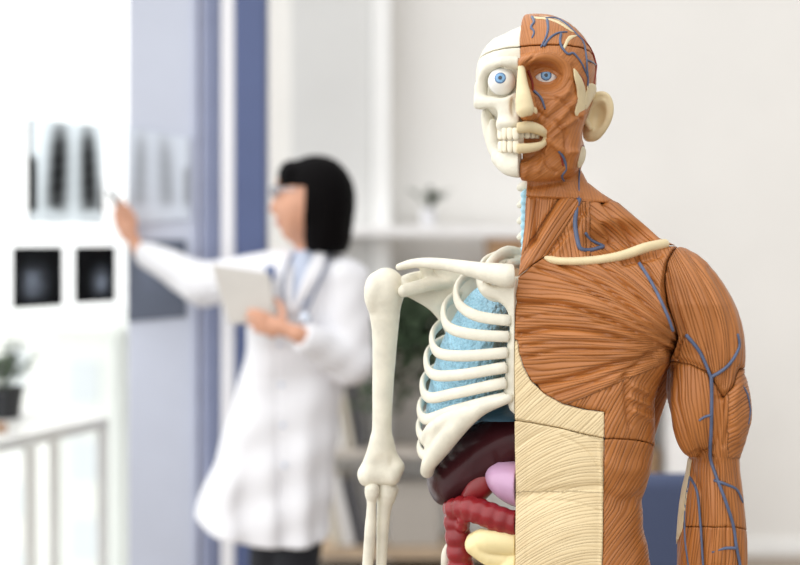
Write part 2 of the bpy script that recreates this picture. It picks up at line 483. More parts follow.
sdf_obj('head_muscle', A, lambda P: np.maximum(np.maximum(headmus(P), -mid(P)+g), -capv(P)+0.5), (495, 34, -115), (668, 235, 125), 1.0, M_FACE, model, disp_head, ffa_head, base=lambda P: smin(headmus_raw(P), np.maximum(torso(P), 172-P[1]), 5))
sdf_obj('scalp_cap', A, lambda P: np.maximum(np.maximum(headmus_raw(P)-0.4, -mid(P)+g), capv(P)+0.5), (495, 8, -95), (612, 72, 125), 1.0, M_FACE, model, disp_head, ffa_head, base=headmus_raw)
# nose, lips, ear
def nosef(P):
    f = tube(P, [[*c(520, 70, -74), 5], [*c(521, 84, -83), 6.5], [*c(523, 99, -92), 8.2], [*c(525, 109, -95), 8.6]])
    f = smin(f, sph(P, c(532, 111.5, -82), 5.2), 5)
    f = smax(f, -ell(P, c(528, 121, -92), (6, 4.5, 12)), 2)
    return np.maximum(f, -mid(P)+0.1)
sdf_obj('nose', A, nosef, (495, 55, -118), (560, 130, -45), 0.7, M_CREAM, model)
def lips(P):
    up = tube(P, [[*c(505, 129, -84), 5.0], [*c(519, 128, -85), 5.4], [*c(529, 126.8, -82), 5.4], [*c(540, 130.2, -75), 4.8], [*c(548.5, 137, -65), 2.4]])
    dn = tube(P, [[*c(505, 148.5, -84), 5.0], [*c(520, 148.2, -84), 5.2], [*c(533, 146.8, -79), 5.0], [*c(541, 143.8, -73), 4.4], [*c(548.5, 138.5, -65), 2.4]])
    f = smin(up, dn, 1.0)
    f = smax(f, -ell(P, c(518, 138.4, -84), (26, 4.6, 40)), 1.5)
    return np.maximum(f, -mid(P)+0.1)
sdf_obj('lips', A, lips, (495, 112, -105), (560, 165, -45), 0.7, M_CREAM, model)
EP = catmull(pp([(583, 110), (586, 99), (593, 93), (602, 91), (609, 95), (613, 105), (612, 118), (606, 131), (598, 140), (589, 141.5), (584, 137), (583, 124)], 6), 3, True)
def ear(P):
    w0 = 7-0.35*(P[0]-600)
    f = pillow(P, EP, 7, 7.0, w0)
    px, py = pxP(P)
    bowl = ell(P, np.array([597, 116, -5], f32), (8.5, 15, 13.5), rotmat(roll=14))
    f = smax(f, -bowl, 3)
    fold = tube(P, [[*c(603, 100, 6), 2.5], [*c(607, 108, 5), 2.5], [*c(604, 120, 6), 2.0]])
    gro = tube(P, [[*c(594, 98, 0), 2.4], [*c(604, 96.5, -3), 2.6], [*c(609, 104, -5), 2.6], [*c(607, 120, -4), 2.2], [*c(602, 130, -2), 1.4]])
    f = smax(f, -gro, 2)
    f = smin(f, tube(P, [[*c(586, 121, 2), 3.2], [*c(590, 128, 1), 2.8]]), 3)
    return smin(f, tube(P, [[*c(586, 115, 16), 9], [*c(590, 122, 16), 9]]), 4) if False else f
sdf_obj('ear', A, ear, (572, 80, -25), (630, 152, 45), 0.7, M_CREAM, model)
# cream patches of bone and gland on the side of the head
def patch(name, pts, off, m, lo, hi, base=None):
    pl = catmull(pts, 3, True)
    def f(P):
        px, py = pxP(P)
        return np.maximum(np.maximum(smax((base or headmus)(P)-off, poly2(px, py, pl), 1.5), P[2]-35), -mid(P))
    return sdf_obj(name, A, f, lo, hi, 0.8, m, model)
patch('temple_bone', [(573.5, 68), (580, 75), (585, 86), (586, 100), (584, 113), (577, 117), (574.5, 112), (577, 98), (576, 86), (574, 78)], 1.3, M_CREAM, (560, 60, -80), (600, 125, 45))
patch('ear_root', [(588, 84), (595, 84), (597, 92), (592, 101), (586, 110), (584, 104), (586, 92)], 1.2, M_CREAM, (572, 74, -60), (608, 120, 45))
patch('salivary_gland', [(582, 146), (586, 150), (585, 160), (580, 168), (577, 166), (579, 156)], 1.8, M_CART, (568, 138, -60), (596, 176, 45))
patch('scalp_patch', [(568, 36), (579, 35), (575, 37.5), (570, 41), (565, 49), (562.5, 48)], 0.9, M_CREAM, (550, 25, -80), (592, 62, 40), headmus_raw)
patch('scalp_patch', [(532, 16), (548, 16), (560, 20), (572, 29), (577, 33), (571, 32), (558, 24), (546, 20), (534, 19)], 0.8, M_CREAM, (520, 8, -80), (590, 42, 40), headmus_raw)

def drape(f, pts, n=5, w0=-170, w1=90, lift=0.2):
    q = catmull(pts, n)
    ws = np.arange(w0, w1, 0.8); out = []
    for x, y in q:
        k = 1+ws/F
        P = [(400+(x-400)*k).astype(f32), (235+(y-235)*k).astype(f32), ws.astype(f32)]
        v = f(P); hit = np.nonzero(v < 0)[0]
        i = hit[0] if len(hit) else int(np.argmin(v))
        out.append([P[0][i], P[1][i], ws[i]])
    out = np.array(out)
    if len(out) > 4:
        for _ in range(2): out[1:-1, 2] = (out[:-2, 2]+2*out[1:-1, 2]+out[2:, 2])/4
    return out
def vein(name, f, pts, r, m, parent=model, lift=0.25, taper=0.6, flat=0.8):
    q = drape(f, pts); q[:, 2] -= r*lift
    q = A.world(q); n = len(q)
    rr = r*(1-(1-taper)*np.linspace(0, 1, n))/A.ppm
    V, Fc = sweep_geo(q, rr, rr, n=10)
    return link(name, np.array(V), Fc, m, parent)
hm = lambda P: np.minimum(headmus(P), headmus_raw(P)-0.4)
for pts, r in [([(532, 17), (534, 22), (531, 27), (534, 32), (532, 38)], 1.5),
               ([(547, 20), (548, 28), (546, 37), (541, 47)], 1.5),
               ([(544, 46), (550, 38), (558, 33), (567, 32)], 1.5),
               ([(561, 34), (560, 42), (563, 49), (568, 54), (573, 53), (578, 58), (583, 66), (588, 78)], 1.4),
               ([(546, 18.5), (556, 18.5), (566, 24), (576, 34), (583, 42), (586, 55), (587, 68), (588, 80), (587, 92), (585, 106)], 1.4),
               ([(587, 60), (592, 62), (596, 65)], 1.1), ([(534, 91), (541, 98), (545, 109)], 1.5),
               ([(559, 151), (564, 159), (566, 169), (562, 176), (564, 181)], 1.5), ([(583, 146), (580, 158), (579, 175), (579, 197)], 1.1)]:
    vein('vein', hm, pts, r, M_BLUE)
for pts, r in [([(535, 16.5), (548, 18), (560, 22), (573, 31)], 0.9), ([(579, 36), (590, 48), (596, 66), (594, 84)], 1.2),
               ([(576, 72), (583, 80), (584, 92), (584, 110)], 0.9), ([(528, 71), (532, 81), (533, 91)], 1.5), ([(561, 154), (563, 166)], 1.2), ([(576, 144), (584, 146)], 0.8)]:
    vein('artery', hm, pts, r, M_RED)

# eyes
def eye(parent, cx_, r, look, ri, rp, name='eyeball'):
    cw = A.world(cx_[None].astype(float))[0]; r = r/A.ppm
    n, m_ = 32, 20
    V = []; Fc = []
    for i in range(m_+1):
        t = math.pi*i/m_
        for j in range(n):
            p = 2*math.pi*j/n; V.append([r*math.sin(t)*math.cos(p), r*math.sin(t)*math.sin(p), r*math.cos(t)])
    for i in range(m_):
        for j in range(n):
            k = (j+1) % n; Fc.append([i*n+j, (i+1)*n+j, (i+1)*n+k, i*n+k])
    e = link(name, np.array(V)+cw, Fc, M_WHITE, parent)
    L = np.array(look, dtype=float); L /= np.linalg.norm(L)
    a = np.cross(L, [0, 0, 1]); a /= np.linalg.norm(a); b = np.cross(L, a)
    def capm(nm, rr, h, m, par):
        V = []; Fc = []; rad = r+h
        al = math.asin(rr/A.ppm/rad)
        for i in range(7):
            t = al*i/6
            for j in range(24):
                p = 2*math.pi*j/24
                V.append(cw+rad*(L*math.cos(t)+math.sin(t)*(a*math.cos(p)+b*math.sin(p))))
        for j in range(24):                                     # rim back into the ball
            p = 2*math.pi*j/24; V.append(cw+(r-0.0002)*(L*math.cos(al)+math.sin(al)*(a*math.cos(p)+b*math.sin(p))))
        for i in range(7):
            for j in range(24):
                k = (j+1) % 24; Fc.append([i*24+j, (i+1)*24+j, (i+1)*24+k, i*24+k])
        return link(nm, np.array(V), Fc, m, par)
    capm('iris_rim', ri, 0.00012, M_RING, e); capm('iris', ri*0.86, 0.00024, M_IRIS, e); capm('pupil', rp, 0.00036, M_PUP, e)
    return e
eye(model, c(546, 77, -48), 13.2, (-0.10, -1, 0.02), 5.2, 1.8)
eye(model, c(501.8, 81.5, -56), 13.4, (-0.2, -1, 0.16), 5.4, 2.0)

# ------------------------------------------------------------------ skull half
SKP = catmull(ppw([(560, 30), (503, 35), (482, 52), (476, 75), (480, 92), (490, 104), (500, 118), (508, 135), (560, 135)], -12), 3, True)
def orbit(P): return ell(P, c(501.5, 82, -68), (15.2, 15.0, 24), rotmat(yaw=12))
def skull_raw(P):
    f = ell(P, c(536.5, 85, 20), (56.5, 61.5, 82), YAW)
    f = smax(f, (P[1]-118), 10)                                                     # base of the braincase
    up = pillow(P, SKP, 26, 50.0, wc(P, -12))
    f = smin(f, np.maximum(up, P[1]-140), 8)
    f = smin(f, tube(P, [[*c(522, 64, -68), 6], [*c(503, 62.5, -66), 6], [*c(486, 70, -50), 5], [*c(481, 86, -40), 5]]), 6)     # brow and outer rim
    f = smin(f, tube(P, [[*c(481, 88, -40), 5], [*c(482, 101, -42), 7.5], [*c(493, 103, -54), 6.5], [*c(508, 100, -66), 5]]), 6)  # cheek bone
    f = smin(f, tube(P, [[*c(481, 103, -40), 6], [*c(478, 105, -22), 4.4], [*c(479.5, 104, 12), 4.2], [*c(484, 103, 28), 5]]), 4)  # arch
    f = smin(f, cone(P, c(509, 102, -62), c(510, 126, -66), 11, 11.5), 6)
    f = smin(f, ell(P, c(511, 124, -66), (14, 7, 15)), 4)
    f = smax(f, -ell(P, c(489, 125, -30), (9.5, 20, 30)), 5)                       # hollow behind the cheek
    f = smax(f, -orbit(P), 3)
    f = smax(f, -ell(P, c(514.5, 104, -88), (4.2, 13, 20)), 2)                       # nose opening
    f = smin(f, ell(P, c(522, 118, 5), (24, 34, 40)), 4)
    return f
def jaw(P):
    f = tube(P, [[*c(487, 114, 10), 5.5], [*c(490, 132, 2), 6], [*c(496.5, 149, -8), 7], [*c(502.5, 158, -28), 7.5], [*c(509, 165, -58), 9], [*c(523, 166.5, -72), 10]], 4)
    f = smin(f, tube(P, [[*c(499, 158, -28), 6], [*c(506, 157, -56), 7], [*c(524, 157, -72), 8]], 3), 8)
    f = smin(f, tube(P, [[*c(496, 148, -6), 6], [*c(495, 136, -8), 4.5], [*c(493, 122, -8), 3.5]], 3), 5)
    return f
def skull(P):
    return np.maximum(np.maximum(smin(skull_raw(P), 1e3+0*P[0], 1), mid(P)+g), -capv(P)+0.5)
sk = sdf_obj('skull', A, skull, (462, 38, -110), (560, 150, 120), 0.9, M_BONE, model)
sdf_obj('skull_cap', A, lambda P: np.maximum(np.maximum(skull_raw(P), mid(P)+g), capv(P)+0.5), (462, 8, -100), (575, 72, 125), 1.0, M_BONE, model)
jw = sdf_obj('jaw', A, lambda P: np.maximum(jaw(P), mid(P)+g), (470, 96, -105), (545, 190, 40), 0.8, M_BONE, model)
def tooth(px, py, w, sx, sy, sz, yaw, parent, m=M_TOOTH):
    V, Fc = [], []; n, mm = 16, 10
    pw = lambda x: math.copysign(abs(x)**0.55, x)
    for i in range(mm+1):
        t = -math.pi/2+math.pi*i/mm
        for j in range(n):
            p = 2*math.pi*j/n
            taper = 1-0.15*math.sin(t)*(1 if sy > 0 else 1)
            V.append([sx*pw(math.cos(t))*pw(math.cos(p))*taper, abs(sy)*pw(math.sin(t)), sz*pw(math.cos(t))*pw(math.sin(p))])
    for i in range(mm):
        for j in range(n):
            k = (j+1) % n; Fc.append([i*n+j, (i+1)*n+j, (i+1)*n+k, i*n+k])
    V = np.array(V) @ rotmat(yaw=yaw).T+c(px, py, w)
    return link('tooth', A.world(V), [q[::-1] for q in Fc], m, parent)
for px, w, sx, yw in [(515.6, -84, 3.1, 8), (510, -81, 2.9, 16), (505, -75, 2.7, 32), (502, -67, 2.6, 55), (500.5, -58, 2.8, 70)]:
    tooth(px, 133.8, w, sx, 5.8, 2.8, yw, sk); tooth(px+0.2, 146.8, w+1.5, sx*0.92, 5.8, 2.6, yw, jw)
HT = [t for t in [(521, -81, 2.8, -8), (527, -79, 2.7, -16), (532.5, -75, 2.5, -26), (537, -70, 2.3, -38), (541, -65, 2.2, -48)]]
hmo = [o for o in bpy.data.objects if o.name == 'head_muscle'][0]
for px, w, sx, yw in HT:
    tooth(px, 134.6-abs(px-521)*0.03, w+6, sx, 4.2, 2.6, yw, hmo)

# ------------------------------------------------------------------ torso
CUTX = [(690, 100), (690, 200), (672, 240), (664.5, 247), (660.5, 263), (660, 285), (664, 305), (670, 322), (674, 336), (671, 347), (666, 358), (663, 372), (662, 400), (662, 490), (400, 490), (400, 100)]
def leftcut(P, off=0.0):
    px, py = pxP(P)
    return poly2(px-0.22*np.maximum(P[2]+95, 0)*np.clip((380-py)/40, 0, 1), py, CUTX)+off
CLV = ([519, 545, 560, 590, 625, 668], [276, 257, 259.5, 259, 254, 246])
CRP = [(380, 340), (517.5, 340), (519.5, 352), (523, 366), (531, 381), (545, 394), (563, 404), (584, 409.5), (604.3, 412), (604.3, 441), (603.5, 500), (602.5, 565), (602, 760), (380, 760)]
def sheath2(P):
    px, py = pxP(P); return poly2(px, py, CRP)
def beltv(px): return np.interp(px, [500, 513, 530, 560, 580, 605, 652], [417, 418, 421, 428, 434, 440.5, 441]).astype(f32)
def ffa_torso(V, N):
    x, y = A.px(V)
    clv = np.interp(x, *CLV)
    neck = y < clv
    scm = np.where((x > 590) | (y < 150), 0.64*x-0.77*y, 0)
    dS = (x-588)*0.84+(y-172)*0.54          # signed distance from the sternomastoid axis
    fa_n = np.where(np.abs(dS) < 11, dS*0.9, np.where(dS < 0, x*0.95+0.12*y, x*0.9-0.1*y))
    fa_n = np.where((x > 586) & (y < 262), scm, fa_n)
    th = np.degrees(np.arctan2(352-y, np.maximum(692-x, 1.0))); r = np.hypot(692-x, 352-y)
    fa_p = (th+0.095*np.clip(th/16, -0.25, 1.3)*(r-100))*1.9
    fb_p = r
    fa_f = 0.86*x+0.5*y+4*np.sin(y*0.035)
    pec = (~neck) & (y < 352+(692-x)*0.42) & (y < 416)
    fa = np.where(neck, fa_n, np.where(pec, fa_p, fa_f))
    fb = np.where(neck, y, np.where(pec, fb_p, y*0.8-0.5*x))
    return {'fa': fa, 'fb': fb}
PEC_ST = [([(520, 196.3), (550, 198), (578, 199.5), (600, 201.3), (630, 202.5)], 0.9, -0.8), ([(518, 302), (560, 303), (600, 316), (640, 335), (672, 352)], 2.60, -3.0),
          ([(520, 334), (550, 329), (590, 331), (630, 341), (668, 353)], 2.99, -2.6),
          ([(524, 357), (560, 351), (610, 350), (660, 355)], 2.34, -1.6), ([(536, 386), (575, 377), (615, 364), (655, 357)], 2.86, -2.4),
          ([(555, 396), (590, 384), (625, 370), (655, 360)], 2.08, -1.4), ([(560, 263), (600, 283), (640, 316), (676, 345)], 2.60, -2.2),
          ([(538, 268), (585, 288), (635, 322), (672, 346)], 1.95, -1.4), ([(600, 262), (635, 293), (678, 338)], 2.34, -2.0), ([(640, 256), (660, 290), (680, 328)], 2.08, -2.0),
          ([(520, 318), (560, 314), (610, 326), (655, 346)], 1.82, -1.2), ([(522, 346), (560, 341), (620, 344), (660, 353)], 1.82, -1.2),
          ([(578, 178), (560, 212), (532, 262)], 8.0, 2.0), ([(571, 178), (549, 215), (528, 250)], 2.60, -1.8), ([(588, 204), (572, 228), (548, 255)], 3.12, -1.8),
          ([(531, 200), (529, 250)], 3.0, 1.6), ([(537, 200), (535, 240)], 1.95, -1.6), ([(583, 218), (596, 228), (606, 240)], 3.0, 2.2), ([(560, 250), (572, 225), (577, 204)], 3, 1.2),
          ([(604, 203), (622, 226), (634, 246)], 2.60, -2.0), ([(592, 210), (604, 224), (612, 240)], 3.5, -1.6), ([(660, 254), (645, 258), (625, 262)], 3.5, -2.5),
          ([(634, 386), (646, 392)], 3, 1.6), ([(632, 398), (648, 405)], 3, 1.8), ([(634, 411), (649, 418)], 3, 1.8), ([(626, 376), (627, 400), (630, 425)], 3.25, -1.6),
          ([(543, 397), (565, 406), (605, 414)], 3.12, -1.2), ([(650, 356), (630, 372), (610, 390)], 3, -1.2),
          ([(604, 462), (620, 470), (640, 468)], 8, 1.2), ([(603, 492), (622, 502), (640, 498)], 7, -2.0)]
def disp_torso(V, N):
    x, y = A.px(V); at = ffa_torso(V, N)
    front = np.clip(-N[:, 2]*2.2, 0, 1)
    rr = np.where((y > np.interp(x, *CLV)) & (y > 352+(692-x)*0.42), 0.35, np.clip(at['fb']/90, 0.35, 1))
    return 1.9*strokes(x, y, PEC_ST)*front+(2.3*fibre(at['fa']*0.10, 11)+0.35*fibre(at['fa']*0.28, 17))*np.clip(front+0.4, 0, 1)*rr
def chestf(P):
    px, py = pxP(P)
    f = np.maximum(np.maximum(torso(P), -mid(P)+g), leftcut(P, 0.6))
    f = np.maximum(f, py-beltv(px)+0.3-0.2*(P[2]+80))
    return f
def neckreg(P):
    px, py = pxP(P); return py-np.interp(px, *CLV).astype(f32)
def ncut(px): return np.interp(px, [525, 578, 580, 640], [196.5, 199.5, 201, 202]).astype(f32)
sdf_obj('neck_muscle', A, lambda P: np.maximum(np.maximum(chestf(P), neckreg(P)+0.1), ncut(pxP(P)[0])-pxP(P)[1]-0.3), (500, 182, -95), (690, 290, 90), 1.15, M_MUS, model, disp_torso, ffa_torso, base=torso)
sdf_obj('chest_muscle', A, lambda P: np.maximum(np.maximum(chestf(P), 0.1-neckreg(P)), -sheath2(P)+0.2), (495, 236, -125), (700, 475, 95), 1.15, M_MUS, model, disp_torso, ffa_torso, base=torso)
def lowf(P):
    px, py = pxP(P)
    return np.maximum(np.maximum(np.maximum(torso(P), -mid(P)+g), beltv(px)-py+0.3+0.2*(P[2]+80)), py-700)
sdf_obj('flank_muscle', A, lambda P: np.maximum(lowf(P), -sheath2(P)+0.2), (560, 395, -125), (690, 720, 95), 1.3, M_MUS, model, disp_torso, ffa_torso, base=torso)
def ffa_sheath(V, N):
    x, y = A.px(V)
    def blk(y0, y1):
        return (y-y0)+0.8*(x-515)-0.0048*(x-515)**2
    fa = np.where(y < beltv(x), 0.8*(y-400)+0.75*(x-520), np.where(y < 492, blk(430, 492), blk(492, 560)+400))
    return {'fa': fa, 'fb': x*0.8-0.6*y}
SH_ST = [([(520, 497), (550, 492), (575, 489), (601, 487)], 3.5, -2.0), ([(525, 468), (560, 486), (598, 486)], 1, 0), ([(562, 436), (585, 449), (600, 470)], 1.2, -1.2),
         ([(528, 424), (527, 490), (527, 565)], 2.0, -0.4), ([(540, 500), (575, 502), (601, 512)], 1.2, -1.0), ([(600, 442), (602, 500), (601, 565)], 1.6, 1.0)]
def disp_sheath(V, N):
    x, y = A.px(V); at = ffa_sheath(V, N); front = np.clip(-N[:, 2]*2.2, 0, 1)
    return (strokes(x, y, SH_ST)+0.7*fibre(at['fa']*0.15, 31))*front
sdf_obj('upper_abdomen_sheath', A, lambda P: np.maximum(chestf(P)+0.3, sheath2(P)+0.2), (490, 330, -120), (625, 475, 95), 1.15, M_CRM, model, disp_sheath, ffa_sheath, base=torso)
sdf_obj('abdomen_sheath', A, lambda P: np.maximum(lowf(P)+0.0, sheath2(P)+0.2), (490, 390, -120), (625, 720, 95), 1.2, M_CRM, model, disp_sheath, ffa_sheath, base=torso)
sdf_obj('back_muscle', A, lambda P: np.maximum(tube(P, [[*c(657, 350, 20), 18], [*c(657, 382, 24), 14.5], [*c(653, 412, 26), 9], [*c(646, 445, 26), 6]]), leftcut(P, 0.5)*0-1e3), (610, 320, -30), (700, 470, 60), 1.2, M_MUS, model, None, ffa_torso, base=torso)
# collar bone on the muscle side, veins
q = drape(torso, [(546, 258), (560, 261), (590, 260.5), (620, 256), (645, 248), (664, 244)], 4)
q = np.concatenate([q, np.interp(np.linspace(0, 1, len(q)), [0, .1, .5, .8, 1], [2.2, 3.6, 4.2, 5.2, 5.0])[:, None]], 1)
q[:, 2] -= 1.0
def clavm(P):
    d = None
    for a, b in zip(q[:-1].astype(f32), q[1:].astype(f32)):
        e = cone(P, a[:3], b[:3], a[3], b[3]); d = e if d is None else np.minimum(d, e)
    return np.maximum(d, leftcut(P, 0.8))
sdf_obj('collar_bone', A, clavm, (535, 232, -130), (680, 275, 20), 0.8, M_CREAM, model)
ts = lambda P: torso(P)
for pts, r in [([(579, 199), (576, 210), (575, 225), (577.5, 241), (581, 249), (591, 250), (603, 246.5)], 2.4), ([(585.5, 233), (591, 240), (604, 246)], 1.6),
               ([(639, 263), (650, 280), (660, 299), (668, 317), (673, 331)], 1.6)]:
    vein('vein', ts, pts, r, M_BLUE, lift=0.5, taper=0.85)

# ------------------------------------------------------------------ arm on the muscle side
AP = ppw([(630, 245), (650, 243), (668, 244.5), (686, 248.5), (705, 261), (722, 283), (735, 308), (742, 334), (743.5, 358), (743, 372), (748, 391), (750, 411), (746.5, 434), (738.5, 457), (741, 483), (745, 520), (747, 565), (744, 660), (680, 660), (677.5, 565), (679.5, 520), (683.5, 490), (690, 459), (680.5, 437), (671.5, 413), (667, 389), (667, 366), (640, 350), (625, 300)], 8)
AP = catmull(AP, 2, True)
def arm(P):
    f = pillow(P, AP, 34, np.interp(P[1], [240, 300, 400, 450, 500, 640], [44, 54, 46, 38, 36, 30]).astype(f32), wc(P, 8))
    f = smin(f, ell(P, c(692, 405, -62), (20, 50, 20)), 12)
    return np.maximum(f, P[1]-655)
DEL = [(600, 200), (780, 200), (780, 362), (742, 369), (733, 388), (723, 399), (716, 385), (707, 372), (690, 364), (673, 362), (640, 362)]
def seam(P):
    px, py = pxP(P)
    return py-np.interp(px, [677, 700, 722, 750], [517.5, 523, 525.5, 525.5]).astype(f32)-0.2*(P[2]+80)
def delreg(P):
    px, py = pxP(P); return poly2(px, py, DEL)
def ffa_arm(V, N):
    x, y = A.px(V)
    a1 = np.arctan2(x-662, y-228); a2 = np.arctan2(x-718, -(y-420))
    fd = (a1+a2)*52+0.1*V[:, 2]
    P = [V[:, i].astype(f32) for i in range(3)]
    isd = delreg(P) < 0.5
    cen = np.interp(y, [360, 400, 440, 460, 520, 565], [690, 693, 700, 706, 712, 713]); wd = np.interp(y, [360, 400, 440, 460, 560], [36, 40, 30, 24, 33])
    fu = (x-cen)/wd*36
    tri = (x > 728) & (y < 460) & (y > 370)
    ft = 0.55*x+0.8*y
    fo = (x-cen)/wd*34+0.12*(y-460)
    fa = np.where(isd, fd, np.where(y > 458, fo, np.where(tri, ft, fu)))
    return {'fa': fa, 'fb': y}
ARM_ST = [([(668, 247), (684, 300), (704, 372)], 1, 0), ([(690, 252), (712, 300), (721, 360), (722, 392)], 3, -1.6), ([(710, 268), (729, 310), (731, 350), (726, 385)], 3, -1.4),
          ([(676, 252), (694, 300), (708, 350)], 3, -1.0), ([(673, 362), (690, 363), (707, 372), (716, 385), (722, 398)], 2.6, -2.6), ([(722, 398), (733, 388), (741, 369)], 3.0, -3.0),
          ([(723, 400), (727, 425), (724, 445)], 3, -2.4), ([(738, 384), (734, 410), (738, 440)], 5, 2.0), ([(715, 398), (720, 425), (714, 445), (700, 457)], 2.2, -1.8),
          ([(676, 380), (680, 415), (692, 448)], 2.6, -1.4), ([(690, 456), (700, 452), (712, 458)], 3, -2.0), ([(692, 470), (699, 492), (701, 525), (704, 565)], 2.5, -2.0),
          ([(716, 465), (728, 500), (736, 530), (740, 565)], 3.0, -1.6), ([(704, 470), (714, 510), (718, 560)], 6, 1.6), ([(685, 480), (681, 515), (682, 560)], 2.5, 1.2),
          ([(726, 526), (726, 600)], 0.9, -1.6), ([(668, 247), (662.5, 262), (667, 269), (672, 290), (680, 317), (685, 334), (680, 346), (676, 360)], 1.1, -3.2), ([(666, 275), (670, 300), (678, 325)], 3, 0.8)]
def disp_arm(V, N):
    x, y = A.px(V); at = ffa_arm(V, N); front = np.clip(-N[:, 2]*2.0, 0, 1)
    return strokes(x, y, ARM_ST)*front+0.9*fibre(at['fa']*0.12, 51)*np.clip(front+0.5, 0, 1)
def armf(P): return np.maximum(arm(P), -leftcut(P, -0.6))
sdf_obj('shoulder_muscle', A, lambda P: np.maximum(armf(P), delreg(P)+0.1), (640, 232, -115), (760, 410, 60), 1.15, M_MUS, model, disp_arm, ffa_arm, base=arm)
sdf_obj('upper_arm_muscle', A, lambda P: np.maximum(np.maximum(armf(P), 0.1-delreg(P)), seam(P)+0.2), (650, 350, -115), (765, 560, 60), 1.15, M_MUS, model, disp_arm, ffa_arm, base=arm)
fm = sdf_obj('forearm_muscle', A, lambda P: np.maximum(armf(P), 0.3-seam(P)), (650, 485, -115), (765, 665, 60), 1.15, M_MUS, model, disp_arm, ffa_arm, base=arm)
for pts, r in [([(686, 335), (699, 351), (708, 370), (711, 378)], 1.9), ([(711, 377), (724, 369), (733, 359), (739, 346), (737.5, 334)], 1.7),
               ([(711, 376), (711.5, 400), (711, 430), (710, 455), (713, 468), (725, 500), (733, 525), (736, 545), (740, 566), (742, 590)], 1.8),
               ([(711, 415), (704, 417), (699, 420.5)], 1.4), ([(714, 480), (728, 485), (737, 490), (742.5, 502)], 1.5), ([(690, 477), (697, 492), (700, 520), (702, 550), (704, 585)], 1.4),
               ([(690, 477), (685.5, 505), (685, 540), (691, 580)], 1.3), ([(736, 548), (725, 548), (712, 552)], 1.6), ([(741, 384), (747, 394), (750, 410), (748, 424)], 1.2)]:
    vein('vein', arm, pts, r, M_BLUE, lift=0.5, taper=0.75)
def elbow_bone(P):
    px, py = pxP(P)
    return np.maximum(arm(P)-1.0, poly2(px, py, [(692, 460), (689, 480), (686, 505), (682.5, 530), (676, 545), (670, 545), (672, 500), (684, 455)]))
sdf_obj('forearm_bone_edge', A, elbow_bone, (665, 448, -100), (700, 560, 50), 0.9, M_CREAM, model)

# ------------------------------------------------------------------ skeleton side
def body(X, Z, py):
    u = 533-0.966*X-0.26*Z; w = 0.26*X-0.966*Z
    return [u, 235+(py-235)*(1+w/F), w]
def rib(a, ys, ph0=0, ph1=170, Zf=72, Zb=66, ra=3.2, rb=5.6, name='rib'):
    ph = np.linspace(ph0, ph1, 46); ang = [k for k, _ in ys]; val = [v for _, v in ys]
    cs = catmull(np.array([[k, v] for k, v in ys]), 8)
    y = np.interp(ph, cs[:, 0], cs[:, 1])
    r = np.radians(ph)
    X = a*np.abs(np.sin(r))**0.85+3*np.cos(r/2)
    Z = np.where(ph < 90, Zf, Zb)*np.sign(np.cos(r))*np.abs(np.cos(r))**0.9
    Q = np.array([body(x, z, yy) for x, z, yy in zip(X, Z, y)])
    cen = np.array([533.0, 0, 0]); O = Q-np.array([533, 0, 0]); O[:, 1] = -8
    Qw = A.world(Q); Ow = A.world(Q+O)-Qw
    V, Fc = sweep_geo(Qw, ra/A.ppm, rb/A.ppm, Ow, n=14)
    return link(name, np.array(V), Fc, M_BONE, model)
D = (0, 30, 60, 90, 130, 175)
rib(50, list(zip(D, (297, 296, 284, 266, 256, 252))), 8, 150, 60, 32, 3.2, 5.2)
rib(74, list(zip(D, (321, 316, 303, 284, 268, 258))), 4, 170, 70, 60, 3.2, 5.6)
rib(87, list(zip(D, (337, 334, 325, 304, 289, 280))), 4, 170, 72, 66)
rib(99, list(zip(D, (352, 356, 351, 330, 313, 303))), 4, 170, 73, 68)
rib(105, list(zip(D, (366, 375, 373, 351, 335, 325))), 4, 170, 74, 70)
rib(109, list(zip(D, (381, 393, 397, 377, 360, 350))), 4, 170, 74, 70)
rib(112, list(zip(D, (396, 410, 419, 401, 384, 374))), 4, 170, 74, 70)
rib(113, list(zip(D, (418, 428, 437, 420, 402, 390))), 30, 170, 74, 70)
rib(112, list(zip(D, (430, 447, 455, 440, 422, 410))), 44, 170, 74, 70)
rib(107, list(zip(D, (440, 462, 470, 459, 442, 430))), 59, 170, 74, 70)
def bpt(deg, a, py, r, Zf=73):
    t = math.radians(deg)
    return body(a*abs(math.sin(t))**0.85+3*math.cos(t/2), Zf*abs(math.cos(t))**0.9, py)+[r]
CM = [bpt(3, 111, 398, 5.2), bpt(14, 111, 407, 7), bpt(23, 112, 418, 9.0), bpt(32, 112, 432, 10), bpt(42, 112, 449, 9), bpt(54, 111, 463, 7.5), bpt(62, 108, 471, 7)]
CM2 = [bpt(22, 112, 412, 8), bpt(36, 112, 421, 8.5), bpt(50, 112, 430, 7), bpt(58, 112, 440, 6)]
CM3 = [bpt(40, 111, 424, 7), bpt(50, 110, 441, 7), bpt(57, 108, 456, 6.5)]
def costal(P):
    f = tube(P, np.array(CM))
    f = smin(f, tube(P, np.array(CM2)), 4)
    f = smin(f, tube(P, np.array(CM3)), 4)
    return f
sdf_obj('costal_cartilage', A, costal, (395, 385, -100), (530, 500, 60), 0.9, M_BONE, model)
# sternum
STP = catmull(pp([(530, 283), (512, 281), (497, 286), (486, 282), (480, 290), (487, 298), (499, 302), (508, 312), (510, 330), (507, 350), (506, 372), (504, 392), (508, 404), (513, 413), (530, 414)], -66), 3, True)
def sternum(P):
    return np.maximum(pillow(P, STP, 5, 5.5, wc(P, -69+0.0)-SL*0), mid(P)+g)
sdf_obj('breastbone', A, sternum, (465, 270, -95), (535, 425, -35), 0.8, M_BONE, model)
